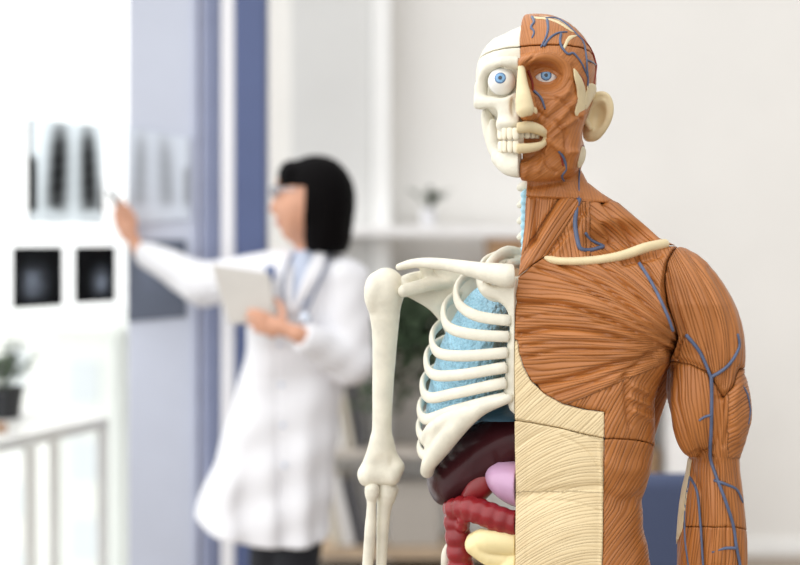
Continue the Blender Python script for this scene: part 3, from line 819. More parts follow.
# collar bone, shoulder blade
def clav(P):
    return np.maximum(tube(P, [[*c(399, 267, 18), 3.5], [*c(412, 263.5, 5), 4.5], [*c(430, 263, -14), 5.5], [*c(455, 266, -38), 6.5], [*c(480, 271, -58), 8.5], [*c(496, 274, -68), 10.5], [*c(509, 276, -73), 11.5]]), (P[0]-c(514, 276, -73)[0]))
sdf_obj('collar_bone', A, clav, (385, 248, -95), (530, 300, 35), 0.8, M_BONE, model)
SCP = catmull(pp([(402, 278), (412, 272), (440, 268), (480, 262), (500, 275), (492, 330), (480, 400), (468, 420), (455, 380), (446, 335), (432, 312), (414, 300), (403, 293)], 50), 3, True)
def blade(P):
    f = pillow(P, SCP, 5, 3.5, 48+0.16*(P[0]-440)+0.0*P[1])
    f = smin(f, tube(P, [[*c(404, 291, 22), 6.5], [*c(418, 287, 26), 7], [*c(432, 284, 34), 6.5], [*c(446, 284, 46), 5]]), 5)          # coracoid
    f = smin(f, tube(P, [[*c(404, 266, 22), 4], [*c(424, 263, 40), 5], [*c(450, 272, 56), 5], [*c(478, 282, 62), 4]]), 4)           # spine of the blade
    f = smin(f, tube(P, [[*c(405, 285, 38), 9], [*c(412, 286, 44), 8]]), 4)
    f = smin(f, np.maximum(tube(P, [[*c(424, 264, 30), 5], [*c(428, 276, 40), 6.5], [*c(434, 284, 46), 6]]), -1e3), 4)
    return f
sdf_obj('shoulder_blade', A, blade, (392, 252, 5), (520, 430, 90), 0.9, M_BONE, model)
# upper arm bone
def humerus(P):
    f = ell(P, c(386, 289, 40), (19.5, 22, 19))
    f = smin(f, ell(P, c(374, 293, 34), (10, 19, 13)), 6)
    f = smin(f, tube(P, [[*c(384, 300, 40), 18], [*c(385, 325, 40), 14.2], [*c(384.5, 350, 40), 12.3], [*c(383, 385, 40), 11], [*c(382, 425, 38), 10], [*c(381.5, 450, 38), 11.5], [*c(381, 466, 38), 12]]), 5)
    f = smin(f, tube(P, [[*c(378, 440, 38), 7], [*c(372, 458, 37), 7.5], [*c(367.5, 472, 36), 9]]), 6)
    f = smin(f, tube(P, [[*c(386, 442, 38), 7], [*c(391, 456, 38), 7], [*c(397, 467, 37), 8]]), 6)
    f = smin(f, tube(P, [[*c(368, 477, 34), 10], [*c(380, 477, 35), 8.5], [*c(391, 476, 35), 10]]), 6)
    f = smax(f, -tube(P, [[*c(376, 300, 17), 3], [*c(378, 330, 22), 2.5], [*c(378, 350, 24), 1.5]]), 4)
    f = smax(f, -ell(P, c(381, 464, 19), (8, 9, 8)), 6); f = smax(f, -tube(P, [[*c(376, 474, 21), 1.6], [*c(377, 488, 24), 1.6]]), 2); f = smax(f, -ell(P, c(392, 462, 24), (3, 6, 5)), 3)
    return f
sdf_obj('upper_arm_bone', A, humerus, (350, 255, 5), (415, 495, 70), 0.9, M_BONE, model)
def ulna(P):
    f = tube(P, [[*c(386, 484, 40), 9], [*c(386.5, 494, 40), 10.5], [*c(384.5, 506, 40), 7.8], [*c(383, 525, 40), 6.6], [*c(381.5, 560, 40), 5.4], [*c(379, 640, 40), 5]])
    return smin(f, ell(P, c(391, 489, 42), (8, 6, 9)), 4)
def radius_b(P):
    f = tube(P, [[*c(372, 489.5, 30), 7.6], [*c(372, 494, 30), 7.4], [*c(371.5, 502, 30), 4.8], [*c(371, 516, 30), 5.2], [*c(370.5, 528, 30), 6], [*c(368, 560, 30), 5.6], [*c(362, 640, 30), 6]])
    return f
sdf_obj('forearm_bone', A, ulna, (365, 470, 15), (410, 660, 65), 0.9, M_BONE, model)
sdf_obj('forearm_bone', A, radius_b, (345, 475, 10), (392, 660, 55), 0.9, M_BONE, model)
# neck bones and windpipe
for i, y in enumerate((186, 203, 219, 235, 250, 264)):
    w = 18+i*3
    def vb(P, y=y, w=w):
        f = ell(P, c(533+i*0.5, y, w), (15, 6.5, 14))
        f = smin(f, tube(P, [[*c(527, y, w), 4.5], [*c(521.5-0.0*i, y+1.5, w+2), 3.4], [*c(519, y+2.5, w+4), 2.4]], 1), 3)
        f = smin(f, tube(P, [[*c(538, y, w), 5], [*c(545, y+6, w+28), 3]], 1), 3)
        return np.maximum(f, mid(P)-3)
    sdf_obj('vertebra', A, vb, (505, y-18, -10), (570, y+24, 75), 0.8, M_BONE, model)
def trach(P):
    f = tube(P, [[*c(526.5, 194, 2), 5.5], [*c(527, 215, 4), 6.0], [*c(527, 240, 8), 6.0], [*c(527, 262, 8), 6]])
    f = f+0.5*np.sin(P[1]*0.8)
    return np.maximum(f, mid(P)+4-4)
sdf_obj('windpipe', A, trach, (512, 184, -15), (545, 275, 25), 0.7, M_DISC, model)
def t1(P):
    f = tube(P, [[*c(520, 254, 30), 6], [*c(508, 252, 24), 6.5], [*c(497, 257, 10), 5.5], [*c(490, 264, -6), 5]])
    f = smin(f, tube(P, [[*c(522, 262, 24), 6], [*c(510, 264, 14), 5]]), 3)
    return np.maximum(f, mid(P)+g)
sdf_obj('first_rib_head', A, t1, (478, 238, -20), (545, 285, 50), 0.8, M_BONE, model)
sp = [[*c(545, 272, 40), 13], [*c(548, 330, 62), 14], [*c(550, 400, 66), 15], [*c(550, 480, 50), 16], [*c(550, 600, 42), 18]]
def spine(P): return np.maximum(tube(P, sp)+0.9*np.sin(P[1]*0.36), mid(P)-6)
sdf_obj('spine', A, spine, (520, 255, 15), (575, 640, 95), 1.2, M_BONE, model)
# ------------------------------------------------------------------ organs
LUP = catmull(ppw([(486, 284), (500, 284), (513, 292), (514, 320), (512, 360), (510, 392), (500, 412), (482, 422), (455, 430), (436, 428), (427, 420), (427, 400), (434, 366), (446, 332), (462, 304), (474, 290)], 4), 3, True)
def lung(P):
    f = pillow(P, LUP, 44, np.interp(P[1], [285, 310, 340, 420], [30, 44, 56, 60]).astype(f32), wc(P, 4))
    f = np.maximum(f, mid(P)+12)
    return smax(f, -ell(P, c(520, 360, -40), (24, 60, 40)), 4)
sdf_obj('lung', A, lung, (415, 275, -80), (540, 440, 95), 1.1, M_LUNG, model)
def diaph(P):
    f = ell(P, c(500, 425, 0), (66, 24, 64), YAW)
    return np.maximum(np.maximum(f, mid(P)+2), P[1]-414)
sdf_obj('diaphragm', A, diaph, (430, 385, -80), (560, 430, 80), 1.2, M_TEAL, model)
LIP = catmull(ppw([(516, 406), (498, 408), (476, 417), (454, 432), (435, 454), (427, 478), (431, 495), (442, 504), (463, 499), (487, 487), (505, 476), (519, 464), (535, 452), (535, 408)], 2), 3, True)
def liver(P):
    f = pillow(P, LIP, 27, np.interp(P[0], [430, 470, 520], [46, 54, 58]).astype(f32), wc(P, 2))
    f = smax(f, -tube(P, [[*c(483, 412, -42), 2.2], [*c(487, 432, -46), 2.6], [*c(493, 452, -46), 2.6], [*c(501, 470, -42), 2.4]]), 2)
    return np.maximum(f, mid(P)+1.5)
sdf_obj('liver', A, liver, (415, 395, -85), (548, 515, 75), 1.0, M_LIVER, model, it=5)
def stom(P):
    f = ell(P, c(520, 484, -34), (36, 22, 34), rotmat(roll=22))
    return np.maximum(f, mid(P)+1.0)
sdf_obj('stomach', A, stom, (475, 450, -80), (545, 520, 20), 0.9, M_STOM, model)
def duo(P):
    return np.maximum(tube(P, [[*c(486, 480, -26), 12], [*c(478, 488, -26), 12], [*c(470, 500, -20), 10]], 3), mid(P)+1)
sdf_obj('duodenum', A, duo, (450, 460, -60), (520, 520, 20), 1.0, mat('duodenum_red', srgb(124, 26, 30), 0.3, 0.2, 30), model)
def sausage(P, pts, step, r, k):
    cm = catmull(pts, 12); d = np.r_[0, np.cumsum(np.linalg.norm(np.diff(cm[:, :3], axis=0), axis=1))]
    n = int(d[-1]/step); f = None
    for i in range(n+1):
        s = i*step; p = np.array([np.interp(s, d, cm[:, k_]) for k_ in range(3)], dtype=f32)
        e = sph(P, p, r); f = e if f is None else smin(f, e, k)
    return f
TR = [c(456, 509, -18), c(469, 507, -34), c(487, 513, -46), c(505, 520, -52), c(523, 525, -54)]
AS = [c(456, 508, -6), c(457, 524, -14), c(459, 545, -16), c(461, 568, -14), c(464, 600, -10)]
def colon(P):
    f = sausage(P, TR, 11.5, 11.8, 2.2); f2 = sausage(P, AS, 14.5, 13.5, 2)
    f3 = sausage(P, [c(462, 526, -26), c(466, 516, -34), c(478, 518, -44), c(498, 526, -52), c(520, 530, -54)], 9, 6.5, 3)
    return np.maximum(smin(smin(f, f2, 2), f3, 2), mid(P)+1)
sdf_obj('large_intestine', A, colon, (430, 485, -80), (545, 625, 20), 0.9, M_COLON, model)
def smallint(P):
    f = None
    for pts in ([[*c(476, 542, -36), 10], [*c(486, 541, -44), 13], [*c(500, 541, -48), 13.5], [*c(519, 543, -50), 13]],
                [[*c(476, 545, -40), 11], [*c(490, 557, -46), 9], [*c(504, 559, -48), 8.5]],
                [[*c(515, 562, -50), 11], [*c(504, 574, -48), 12], [*c(484, 580, -42), 12], [*c(478, 600, -36), 12]],
                [[*c(520, 590, -46), 13], [*c(500, 604, -42), 13]]):
        e = tube(P, pts); f = e if f is None else smin(f, e, 1.5)
    return np.maximum(f, mid(P)+1)
sdf_obj('small_intestine', A, smallint, (455, 518, -75), (540, 625, 0), 0.9, M_INT, model)
def pelvis(P):
    f = tube(P, [[*c(456, 541, 10), 4], [*c(449, 548, 4), 5], [*c(446, 560, 0), 5.2], [*c(450, 585, 6), 6], [*c(470, 620, 10), 9], [*c(520, 650, 20), 12], [*c(560, 640, 30), 14]])
    f = smin(f, tube(P, [[*c(460, 590, 34), 8], [*c(500, 590, 56), 9], [*c(548, 600, 46), 12]]), 14)
    return np.maximum(f, mid(P)-4)
sdf_obj('pelvis', A, pelvis, (432, 528, -30), (580, 680, 90), 1.2, M_BONE, model)
# stand
zb = float(A.world(np.array([[560, 690, 10]], dtype=float))[0][2])
V, Fc = lathe_geo([(0.016, 0.02), (0.016, zb+0.02)], (ROOTB[0], ROOTB[1], 0)); link('stand_pole', np.array(V), Fc, M_STAND, model)
V, Fc = lathe_geo([(0.0, 0.0), (0.2, 0.0), (0.205, 0.008), (0.2, 0.022), (0.05, 0.03), (0.03, 0.05), (0.0, 0.05)], (ROOTB[0], ROOTB[1], 0), 48); link('stand_base', np.array(V), Fc, M_STAND, model)
# ================================================================== PERSON
Wf = Frame(3.6); wcx = Wf.c
M_SKIN = mat('skin', srgb(214, 160, 132), 0.5, 0.08, 40, sss=0.05)
M_HAIR = mat('black_hair', srgb(9, 7, 8), 0.6, 0.3, 90, 0.3, 260, spec=0.06)
M_COAT = mat('white_coat_cotton', srgb(231, 231, 235), 0.85, 0.03, 20, 0.3, 60, spec=0.2)
M_TROU = mat('dark_navy_trousers', srgb(26, 28, 36), 0.8, 0.2, 60)
M_SHOE = mat('black_shoe_leather', srgb(20, 20, 22), 0.4, 0.2, 60)
M_BLOUSE = mat('pale_blue_blouse', srgb(196, 206, 226), 0.8, 0.1, 60)
M_FRAME = mat('glasses_silver', srgb(190, 196, 206), 0.25, metal=0.6)
M_STETH = mat('stethoscope_tube', srgb(110, 120, 146), 0.4, 0.1, 60)
M_STEEL = mat('polished_steel', srgb(200, 208, 220), 0.2, metal=0.9)
M_BADGE = mat('badge_blue', srgb(64, 92, 150), 0.5, 0.1, 60)
FEET = Wf.world(np.array([[285, 772, 0]], dtype=float))[0]
person = empty('person', (FEET[0], FEET[1], 0.0), 'person in a white lab coat with black bobbed hair touching an x-ray film', 'person')
SH_R = wcx(284, 274, 14); EL_R = wcx(203, 284, 80); WR_R = wcx(139, 250, 140)       # arm that points
SH_L = wcx(345, 283, -12); EL_L = wcx(350, 362, -28); WR_L = wcx(298, 334, -64)     # arm that holds the tablet
def finger(P, pts, r0, r1):
    n = len(pts)
    q = [np.array([*p, r0+(r1-r0)*i/(n-1)]) for i, p in enumerate(pts)]
    d = None
    for a, b in zip(q[:-1], q[1:]):
        e = cone(P, a[:3].astype(f32), b[:3].astype(f32), a[3], b[3]); d = e if d is None else np.minimum(d, e)
    return d
HANDR = [  # pointing hand: index runs up to the film, the others curl
    ([wcx(124, 222, 145), wcx(119, 210, 148), wcx(116, 202, 150), wcx(113.5, 196, 151)], 3.3, 2.3),
    ([wcx(128, 221, 143), wcx(124, 208, 143), wcx(121, 201, 145), wcx(121, 205, 150)], 3.4, 2.5),
    ([wcx(132, 223, 141), wcx(130, 212, 139), wcx(127, 206, 142), wcx(126, 211, 147)], 3.3, 2.4),
    ([wcx(135, 227, 139), wcx(135, 218, 137), wcx(132, 213, 140), wcx(131, 217, 145)], 2.9, 2.1),
    ([wcx(125, 238, 139), wcx(119, 228, 141), wcx(116, 218, 145), wcx(115, 211, 148)], 3.7, 2.6)]
HANDL = [  # holding hand: fingers lie in front of the tablet's lower edge, the thumb behind its side
    ([wcx(270, 318, -62), wcx(261, 313, -62), wcx(254, 311, -60), wcx(249, 311, -58)], 3.5, 2.5),
    ([wcx(270, 324, -62), wcx(260, 319, -63), wcx(253, 317, -61), wcx(247, 317, -58)], 3.5, 2.5),
    ([wcx(271, 330, -62), wcx(261, 326, -63), wcx(254, 324, -61), wcx(249, 324, -58)], 3.3, 2.4),
    ([wcx(273, 335, -62), wcx(265, 332, -62), wcx(258, 331, -60), wcx(254, 330, -58)], 2.9, 2.1),
    ([wcx(283, 319, -58), wcx(282, 309, -50), wcx(279, 303, -42), wcx(274, 299, -37)], 3.8, 2.8)]
def skinf(P):
    f = ell(P, wcx(313, 199, 0), (35, 40, 31))                                    # skull
    f = smin(f, ell(P, wcx(297, 209, -3), (19, 30, 24)), 10)                        # face
    f = smin(f, cone(P, wcx(292, 232, -3), wcx(305, 229, -2), 9, 13), 8)           # chin and jaw
    f = smin(f, tube(P, [[*wcx(279, 196, -4), 3.2], [*wcx(274.5, 205, -4), 3.8], [*wcx(274, 210, -4), 4.0], [*wcx(279, 213, -4), 3.5]]), 4)   # nose
    f = smin(f, tube(P, [[*wcx(284, 179, -16), 4], [*wcx(281, 181, -4), 5], [*wcx(284, 180, 9), 4]]), 5)
    f = smin(f, ell(P, wcx(279, 220, -4), (3.2, 2.2, 6)), 2); f = smin(f, ell(P, wcx(280, 225, -4), (3.2, 2.4, 5.5)), 2)
    f = smax(f, -ell(P, wcx(277, 222.4, -4), (4, 0.6, 6)), 1)
    f = smax(f, -ell(P, wcx(279, 190, -16), (5, 5, 7)), 4); f = smax(f, -ell(P, wcx(279, 190, 10), (5, 5, 6)), 4)
    f = smin(f, tube(P, [[*wcx(309, 228, 2), 17], [*wcx(311, 245, 4), 16], [*wcx(313, 262, 6), 20]]), 8)
    f = smin(f, ell(P, wcx(312, 330, 5), (42, 75, 28)), 14)
    f = smin(f, ell(P, wcx(298, 430, 8), (36, 46, 30)), 20)
    for a, b, c2, d in ((wcx(282, 440, 10), wcx(272, 600, 14), wcx(276, 735, 20), -1), (wcx(310, 440, 0), wcx(294, 600, -4), wcx(300, 735, 0), 1)):
        f = smin(f, cone(P, a, b, 21, 18), 10); f = smin(f, cone(P, b, c2, 20, 12), 6)
        f = smin(f, cone(P, c2+np.array([2, 14, 0], f32), c2+np.array([-34, 27, -8], f32), 11, 7), 6)
    for s, e, wr in ((SH_R, EL_R, WR_R), (SH_L, EL_L, WR_L)):
        f = smin(f, cone(P, s, e, 18, 13.5), 8); f = smin(f, cone(P, e, wr, 13.5, 8), 4)
    pr = wcx(127, 228, 143)
    f = smin(f, cone(P, WR_R, pr, 7.6, 7.2), 3); f = smin(f, ell(P, wcx(129, 228, 142), (8, 11, 5.5), rotmat(roll=-18)), 3)
    pl = wcx(276, 325, -62)
    f = smin(f, cone(P, WR_L, pl, 7.6, 7.0), 3); f = smin(f, ell(P, wcx(277, 326, -62), (10, 9, 5.5)), 3)
    for H in (HANDR, HANDL):
        for pts, r0, r1 in H: f = smin(f, finger(P, pts, r0, r1), 1.2)
    return f
body_o = sdf_obj('body', Wf, skinf, (55, 150, -95), (400, 775, 190), 1.5, M_SKIN, person)
M_LIP = mat('lip_rose', srgb(176, 96, 92), 0.4)
# hair: a bob with a fringe
def hairf(P):
    x, y, z = P
    f = ell(P, wcx(316, 198, 2), (39, 43, 37))
    d = ell(P, wcx(326, 218, 2), (27, 56, 36)); d = smax(d, y-253, 5)
    f = smin(f, d, 8)
    f = smin(f, ell(P, wcx(290.5, 177, 1), (12.5, 16.5, 27)), 6)                           # fringe
    win = np.maximum(x-(307-0.06*(y-200)), 187-y)
    f = smax(f, -win, 2)
    f = f+0.45*np.sin(x*0.9+z*0.7)
    return f
sdf_obj('hair', Wf, hairf, (265, 148, -45), (365, 262, 50), 1.3, M_HAIR, person)
# eyes, lips as small parts of the face
def bead(name, p, r, m):
    pts = Wf.world(np.array([p], dtype=float))[0]
    V, Fc = lathe_geo([(0.001, -1), (0.6, -0.8), (0.95, -0.3), (0.95, 0.3), (0.6, 0.8), (0.001, 1)], (0, 0, 0), 16)
    link(name, np.array(V)*np.array(r)/Wf.ppm+pts, Fc, m, person)
bead('eye', wcx(281.5, 190, -13), (2.6, 4.2, 2.6), M_WHITE); bead('eye', wcx(281.5, 190, 8), (2.6, 4.2, 2.6), M_WHITE)
bead('iris', wcx(280, 190, -13.5), (1.6, 2, 2), M_HAIR); bead('iris', wcx(280, 190, 7.5), (1.6, 2, 2), M_HAIR)
bead('lips', wcx(277.8, 222.4, -4), (2.6, 5.6, 3.2), M_LIP)
# trousers, shoes
def trou(P):
    f = None
    for a, b, c2 in ((wcx(280, 440, 10), wcx(270, 600, 14), wcx(274, 744, 20)), (wcx(308, 440, 0), wcx(293, 600, -4), wcx(299, 744, 0))):
        e = smin(cone(P, a, b, 25, 23), cone(P, b, c2, 25, 19), 6); f = e if f is None else smin(f, e, 4)
    f = smax(f, P[1]-746, 2)
    return np.maximum(f, 420-P[1])
sdf_obj('trousers', Wf, trou, (225, 415, -50), (350, 755, 60), 2.0, M_TROU, person)
for a in (wcx(276, 735, 20), wcx(300, 735, 0)):
    def shoe(P, a=a):
        f = smin(ell(P, a+np.array([-14, 26, -4], f32), (27, 11, 12)), cone(P, a+np.array([2, 8, 0], f32), a+np.array([2, 22, 0], f32), 14, 13), 6)
        return np.maximum(f, P[1]-772)
    sdf_obj('shoe', Wf, shoe, (a[0]-60, a[1]-20, a[2]-30), (a[0]+35, a[1]+45, a[2]+30), 1.5, M_SHOE, person)
# lab coat: body and sleeves
CTP = catmull(pp_ := np.array([wcx(x, y, 0)[:2] for x, y in [(262, 268), (280, 256), (300, 250), (326, 250), (346, 258), (360, 270), (364, 300), (356, 335), (346, 365), (341, 400), (336, 450), (331, 500), (328, 545), (326, 600), (270, 610), (200, 600), (184, 560), (194, 518), (207, 480), (220, 440), (233, 400), (243, 365), (247, 330), (250, 295)]]), 3, True)
def coat_raw(P):
    x, y, z = P
    T = np.interp(y, [250, 275, 330, 375, 450, 550], [24, 36, 40, 36, 50, 66]).astype(f32)
    folds = 1.5*np.sin(x*0.16+z*0.12+0.01*y)*np.clip((y-380)/120, 0, 1)+0.8*np.sin(y*0.13+x*0.05)
    f = pillow(P, CTP, 34, T, 6+0.0*x)+folds
    return f
def sleeve(P, s, e, wr, r0, r1, r2):
    f = smin(cone(P, s, e, r0, r1), cone(P, e, e+(wr-e)*0.93, r1, r2), 6)
    f = f+0.5*np.sin(P[0]*0.13+P[1]*0.17+P[2]*0.1)
    hand = wr-e; hand = hand/np.linalg.norm(hand); q = e+(wr-e)*0.93
    return smax(f, (P[0]-q[0])*hand[0]+(P[1]-q[1])*hand[1]+(P[2]-q[2])*hand[2], 2)
def coat(P):
    f = coat_raw(P)
    f = smin(f, sleeve(P, SH_R, EL_R, WR_R, 25, 23, 14), 7)
    f = smin(f, sleeve(P, SH_L, EL_L, WR_L, 25, 22, 14), 6)
    f = smax(f, -tube(P, [[*wcx(306, 240, 0), 15], [*wcx(302, 262, -12), 12], [*wcx(296, 290, -34), 8], [*wcx(292, 310, -44), 2]]), 3)   # open neck
    px = P[0]-(276+0.04*(P[1]-300)); f = f+np.where((np.abs(px) < 0.9) & (P[2] < 0) & (P[1] > 300), 1.2, 0)
    hem = (P[1]-np.interp(P[0], [180, 198, 225, 260, 300, 340], [507, 515, 527, 535, 537, 535]).astype(f32))*0.9; f = smax(f, hem, 2)
    inner = f+3.0
    return f
sdf_obj('lab_coat', Wf, coat, (85, 235, -105), (395, 562, 175), 1.6, M_COAT, person)
def blouse(P):
    return np.maximum(tube(P, [[*wcx(307, 256, 2), 17], [*wcx(302, 275, -12), 17], [*wcx(298, 300, -24), 13]]), 250-P[1]+0.0*P[0])
sdf_obj('blouse', Wf, blouse, (275, 240, -50), (335, 325, 30), 1.5, M_BLOUSE, person)
def lapel(name, pts, wdt, m=M_COAT):
    q = catmull(np.array([wcx(*p) for p in pts]), 5); q = Wf.world(q); n = len(q)
    rb = np.interp(np.linspace(0, 1, n), [0, .4, 1], [0.6, 1, 0.2])*wdt/Wf.ppm
    V, Fc = sweep_geo(q, 1.3/Wf.ppm, rb, np.tile([0, -1, 0.1], (n, 1)), 10); link(name, np.array(V), Fc, m, person)
lapel('collar', [(322, 249, -16), (316, 268, -36), (304, 290, -42), (294, 312, -42)], 8)
lapel('collar', [(290, 252, -2), (287, 268, -26), (288, 290, -38), (292, 312, -42)], 7)
# stethoscope round the neck, glasses, badge
def loop(name, pts, r, m, parent=person):
    q = Wf.world(catmull(np.array([wcx(*p) for p in pts]), 6)); V, Fc = sweep_geo(q, r/Wf.ppm, r/Wf.ppm, n=10)
    return link(name, np.array(V), Fc, m, parent)
st = loop('stethoscope', [(284, 300, -42), (284, 278, -36), (292, 256, -18), (310, 247, 14), (328, 254, -10), (322, 275, -40), (313, 295, -44), (306, 313, -46)], 1.4, M_STETH)
V, Fc = lathe_geo([(0.001, -1), (0.9, -1), (1, -0.6), (1, 0.6), (0.9, 1), (0.001, 1)], (0, 0, 0), 24)
pc = Wf.world(np.array([wcx(305, 319, -46)], dtype=float))[0]
link('chest_piece', (np.array(V)*np.array([6, 6, 2.4])/Wf.ppm) @ rx(80).T+pc, Fc, M_STEEL, st)
gl = loop('glasses', [(277, 186, -15), (272, 187, -20), (271, 193, -20), (274, 197, -15), (278, 196, -9), (279, 190, -8), (277, 186, -15)], 0.9, M_FRAME)
loop('rim', [(276, 186, 3), (273, 187, 10), (272, 193, 10), (274, 197, 6), (277, 196, 2), (278, 190, 1), (276, 186, 3)], 0.9, M_FRAME, gl)
loop('bridge', [(277, 189, -8), (276, 187, -3), (277, 189, 2)], 0.9, M_FRAME, gl)
loop('temple', [(272, 188, -20), (284, 189, -26), (296, 190, -29)], 0.9, M_FRAME, gl)
M_LENS = bpy.data.materials.new('lens_glass'); M_LENS.use_nodes = True
_b = M_LENS.node_tree.nodes['Principled BSDF']; _b.inputs['Base Color'].default_value = srgb(214, 226, 240); _b.inputs['Roughness'].default_value = 0.08; _b.inputs['Alpha'].default_value = 0.55
q = np.array([wcx(*p) for p in [(277, 186, -15), (272.4, 187, -19), (271.6, 193, -19), (274, 197, -15), (278, 196, -9), (279, 190, -8)]])
q2 = q+np.array([0.8, 0, 0.4], f32)
link('lens', Wf.world(np.concatenate([q, q2])), [list(range(6)), [11-i for i in range(6)]]+[[i, i+6, (i+1) % 6+6, (i+1) % 6] for i in range(6)], M_LENS, gl, smooth=False)
p1 = Wf.world(np.array([wcx(270, 273, -27)], dtype=float))[0]
box('badge', p1, (9/Wf.ppm, 0.004, 14/Wf.ppm), M_BADGE, person, rx(-8), 0.001)
# pocket welts and buttons
for y in (345, 385, 425, 465):
    p1 = Wf.world(np.array([wcx(278+0.04*(y-300), y, -40-(y-330)*0.10)], dtype=float))[0]
    V, Fc = lathe_geo([(0.001, -1), (1, -0.8), (1, 0.8), (0.001, 1)], (0, 0, 0), 16)
    link('button', (np.array(V)*np.array([2.2, 2.2, 1])/Wf.ppm) @ rx(90).T+p1, Fc, M_BLOUSE, person)

# ---- what she holds
M_TAB = mat('tablet_back_grey', srgb(202, 198, 192), 0.45, 0.05, 20)
M_TEDGE = mat('tablet_edge_dark', srgb(60, 62, 66), 0.3)
TA, TB, TC, TD = [wcx(*p) for p in ((210.5, 264, -44), (270, 273, -48), (276, 322, -53), (229, 324.5, -50))]
def slab(name, quad, th, m, parent=None, push=0.0):
    a, b, c_, d = [np.array(t, dtype=float) for t in quad]
    nrm = np.cross(b-a, d-a); nrm /= np.linalg.norm(nrm)
    q = np.array([a, b, c_, d])+nrm*push
    V = np.concatenate([q, q+nrm*th]); Fc = [[0, 1, 2, 3], [7, 6, 5, 4]]+[[i, i+4, (i+1) % 4+4, (i+1) % 4] for i in range(4)]
    o = link(name, V, Fc, m, parent, smooth=False)
    b_ = o.modifiers.new('bev', 'BEVEL'); b_.width = abs(th)*0.45; b_.segments = 3
    return o
TQ = Wf.world(np.array([TA, TB, TC, TD]))
ctr = TQ.mean(0)
tb = empty('tablet', tuple(TQ[[2, 3]].mean(0)), 'light grey tablet held up in front of the white lab coat', 'tablet')
slab('casing', TQ, 0.009, M_TAB, tb)
slab('screen', ctr+(TQ-ctr)*0.94, 0.002, M_TEDGE, tb, push=0.008)
pn = np.array([wcx(119, 204, 147), wcx(113, 196, 148), wcx(108.5, 192.5, 146)]); pn = Wf.world(catmull(pn, 4))
pe = empty('marker_pen', tuple(pn[0]), 'short black marker pen in the fingers touching the chest x-ray', 'pen')
M_PEN = mat('pen_black', srgb(24, 24, 28), 0.35, 0.1, 40)
V, Fc = sweep_geo(pn, 2.6/Wf.ppm, 2.6/Wf.ppm, n=12); link('barrel', np.array(V), Fc, M_PEN, pe)
V, Fc = sweep_geo(np.array([pn[-1], pn[-1]+(pn[-1]-pn[-2])*1.2]), np.array([1.6, 0.8])/Wf.ppm, np.array([1.6, 0.8])/Wf.ppm, n=10); link('tip', np.array(V), Fc, M_PEN, pe)
# ================================================================== ROOM
M_WALL = mat('wall_warm_white', srgb(232, 230, 226), 0.85, 0.02, 3, 0.05, 80, spec=0.2)
M_WALLG = mat('wall_pale_grey', srgb(214, 214, 212), 0.85, 0.03, 3, 0.05, 80, spec=0.2)
M_TRIM = mat('trim_white', srgb(240, 240, 238), 0.5, 0.02, 8, spec=0.3)
M_FLOOR = mat('floor_brown_grey', srgb(150, 136, 122), 0.5, 0.12, 6, 0.05, 60)
M_BLUEF = mat('frame_slate_blue', srgb(84, 98, 140), 0.45, 0.05, 10)
M_BLUEL = mat('frame_pale_blue', srgb(178, 184, 206), 0.4, 0.05, 10)
M_BLUEM = mat('frame_mid_blue', srgb(142, 151, 182), 0.4, 0.05, 10)
M_WFR = mat('frame_white', srgb(246, 246, 250), 0.4)
M_WOOD = mat('shelf_wood', srgb(190, 168, 142), 0.55, 0.15, 12, 0.1, 60)
M_SHW = mat('shelf_white', srgb(240, 239, 238), 0.5, 0.03, 8)
M_SHB = mat('shelf_beige', srgb(208, 200, 190), 0.55, 0.05, 8)
def X(px, Y): return (px-400)/F*Y
def Z(py, Y): return CAMZ-(py-235)/F*Y
def struct(o, label=None):
    o['kind'] = 'structure'
    if label: o['label'] = label
    return o
YB = 6.04
FL = [(-2.42, 1.8), (-0.80, 4.12), (-0.80, 6.2), (5.5, 6.2), (5.5, -2.0), (-2.42, -2.0)]
nF = len(FL)
struct(link('floor', np.array([(x, y, 0.0) for x, y in FL]+[(x, y, -0.1) for x, y in FL]), [list(range(nF))[::-1], [nF+i for i in range(nF)]]+[[i, (i+1) % nF, (i+1) % nF+nF, i+nF] for i in range(nF)], M_FLOOR, smooth=False))
struct(box('wall_back', (2.325, YB+0.06, 1.6), (6.35, 0.12, 3.2), M_WALL, bev=0))
struct(box('baseboard_back', (2.33, YB-0.008, 0.035), (6.3, 0.016, 0.07), M_TRIM, bev=0.003))
# shallow pier with a light edge strip beside the shelf
xa, xb = X(291, 5.9), X(371, 5.9)
struct(box('wall_pier', ((xa+xb)/2, 5.97, 1.6), (xb-xa, 0.14, 3.2), M_WALLG, bev=0.004))
xa2, xb2 = X(371, 5.9), X(391, 5.9)
struct(box('trim_1', ((xa2+xb2)/2+0.002, 5.96, 1.6), (xb2-xa2-0.004, 0.16, 3.2), M_TRIM, bev=0.006))
# window wall: runs away from the camera on the left
WA = np.array([-1.047, 3.75]); WD = np.array([0.571, 0.821]); WN = np.array([0.821, -0.571])
ang = math.degrees(math.atan2(WD[1], WD[0]))
CORNER = WA+WD*0.373
def wall_pt(t, z, off=0.0): p = WA+WD*t+WN*off; return (p[0], p[1], z)
M_GLASS = bpy.data.materials.new('window_glass'); M_GLASS.use_nodes = True
nt = M_GLASS.node_tree; nt.nodes.remove(nt.nodes['Principled BSDF'])
g1 = nt.nodes.new('ShaderNodeBsdfTransparent'); g1.inputs[0].default_value = (0.97, 0.98, 0.98, 1)
g2 = nt.nodes.new('ShaderNodeBsdfGlossy'); g2.inputs['Roughness'].default_value = 0.02
mx = nt.nodes.new('ShaderNodeMixShader'); mx.inputs[0].default_value = 0.04; nt.links.new(g1.outputs[0], mx.inputs[1]); nt.links.new(g2.outputs[0], mx.inputs[2])
nt.links.new(mx.outputs[0], nt.nodes['Material Output'].inputs['Surface'])
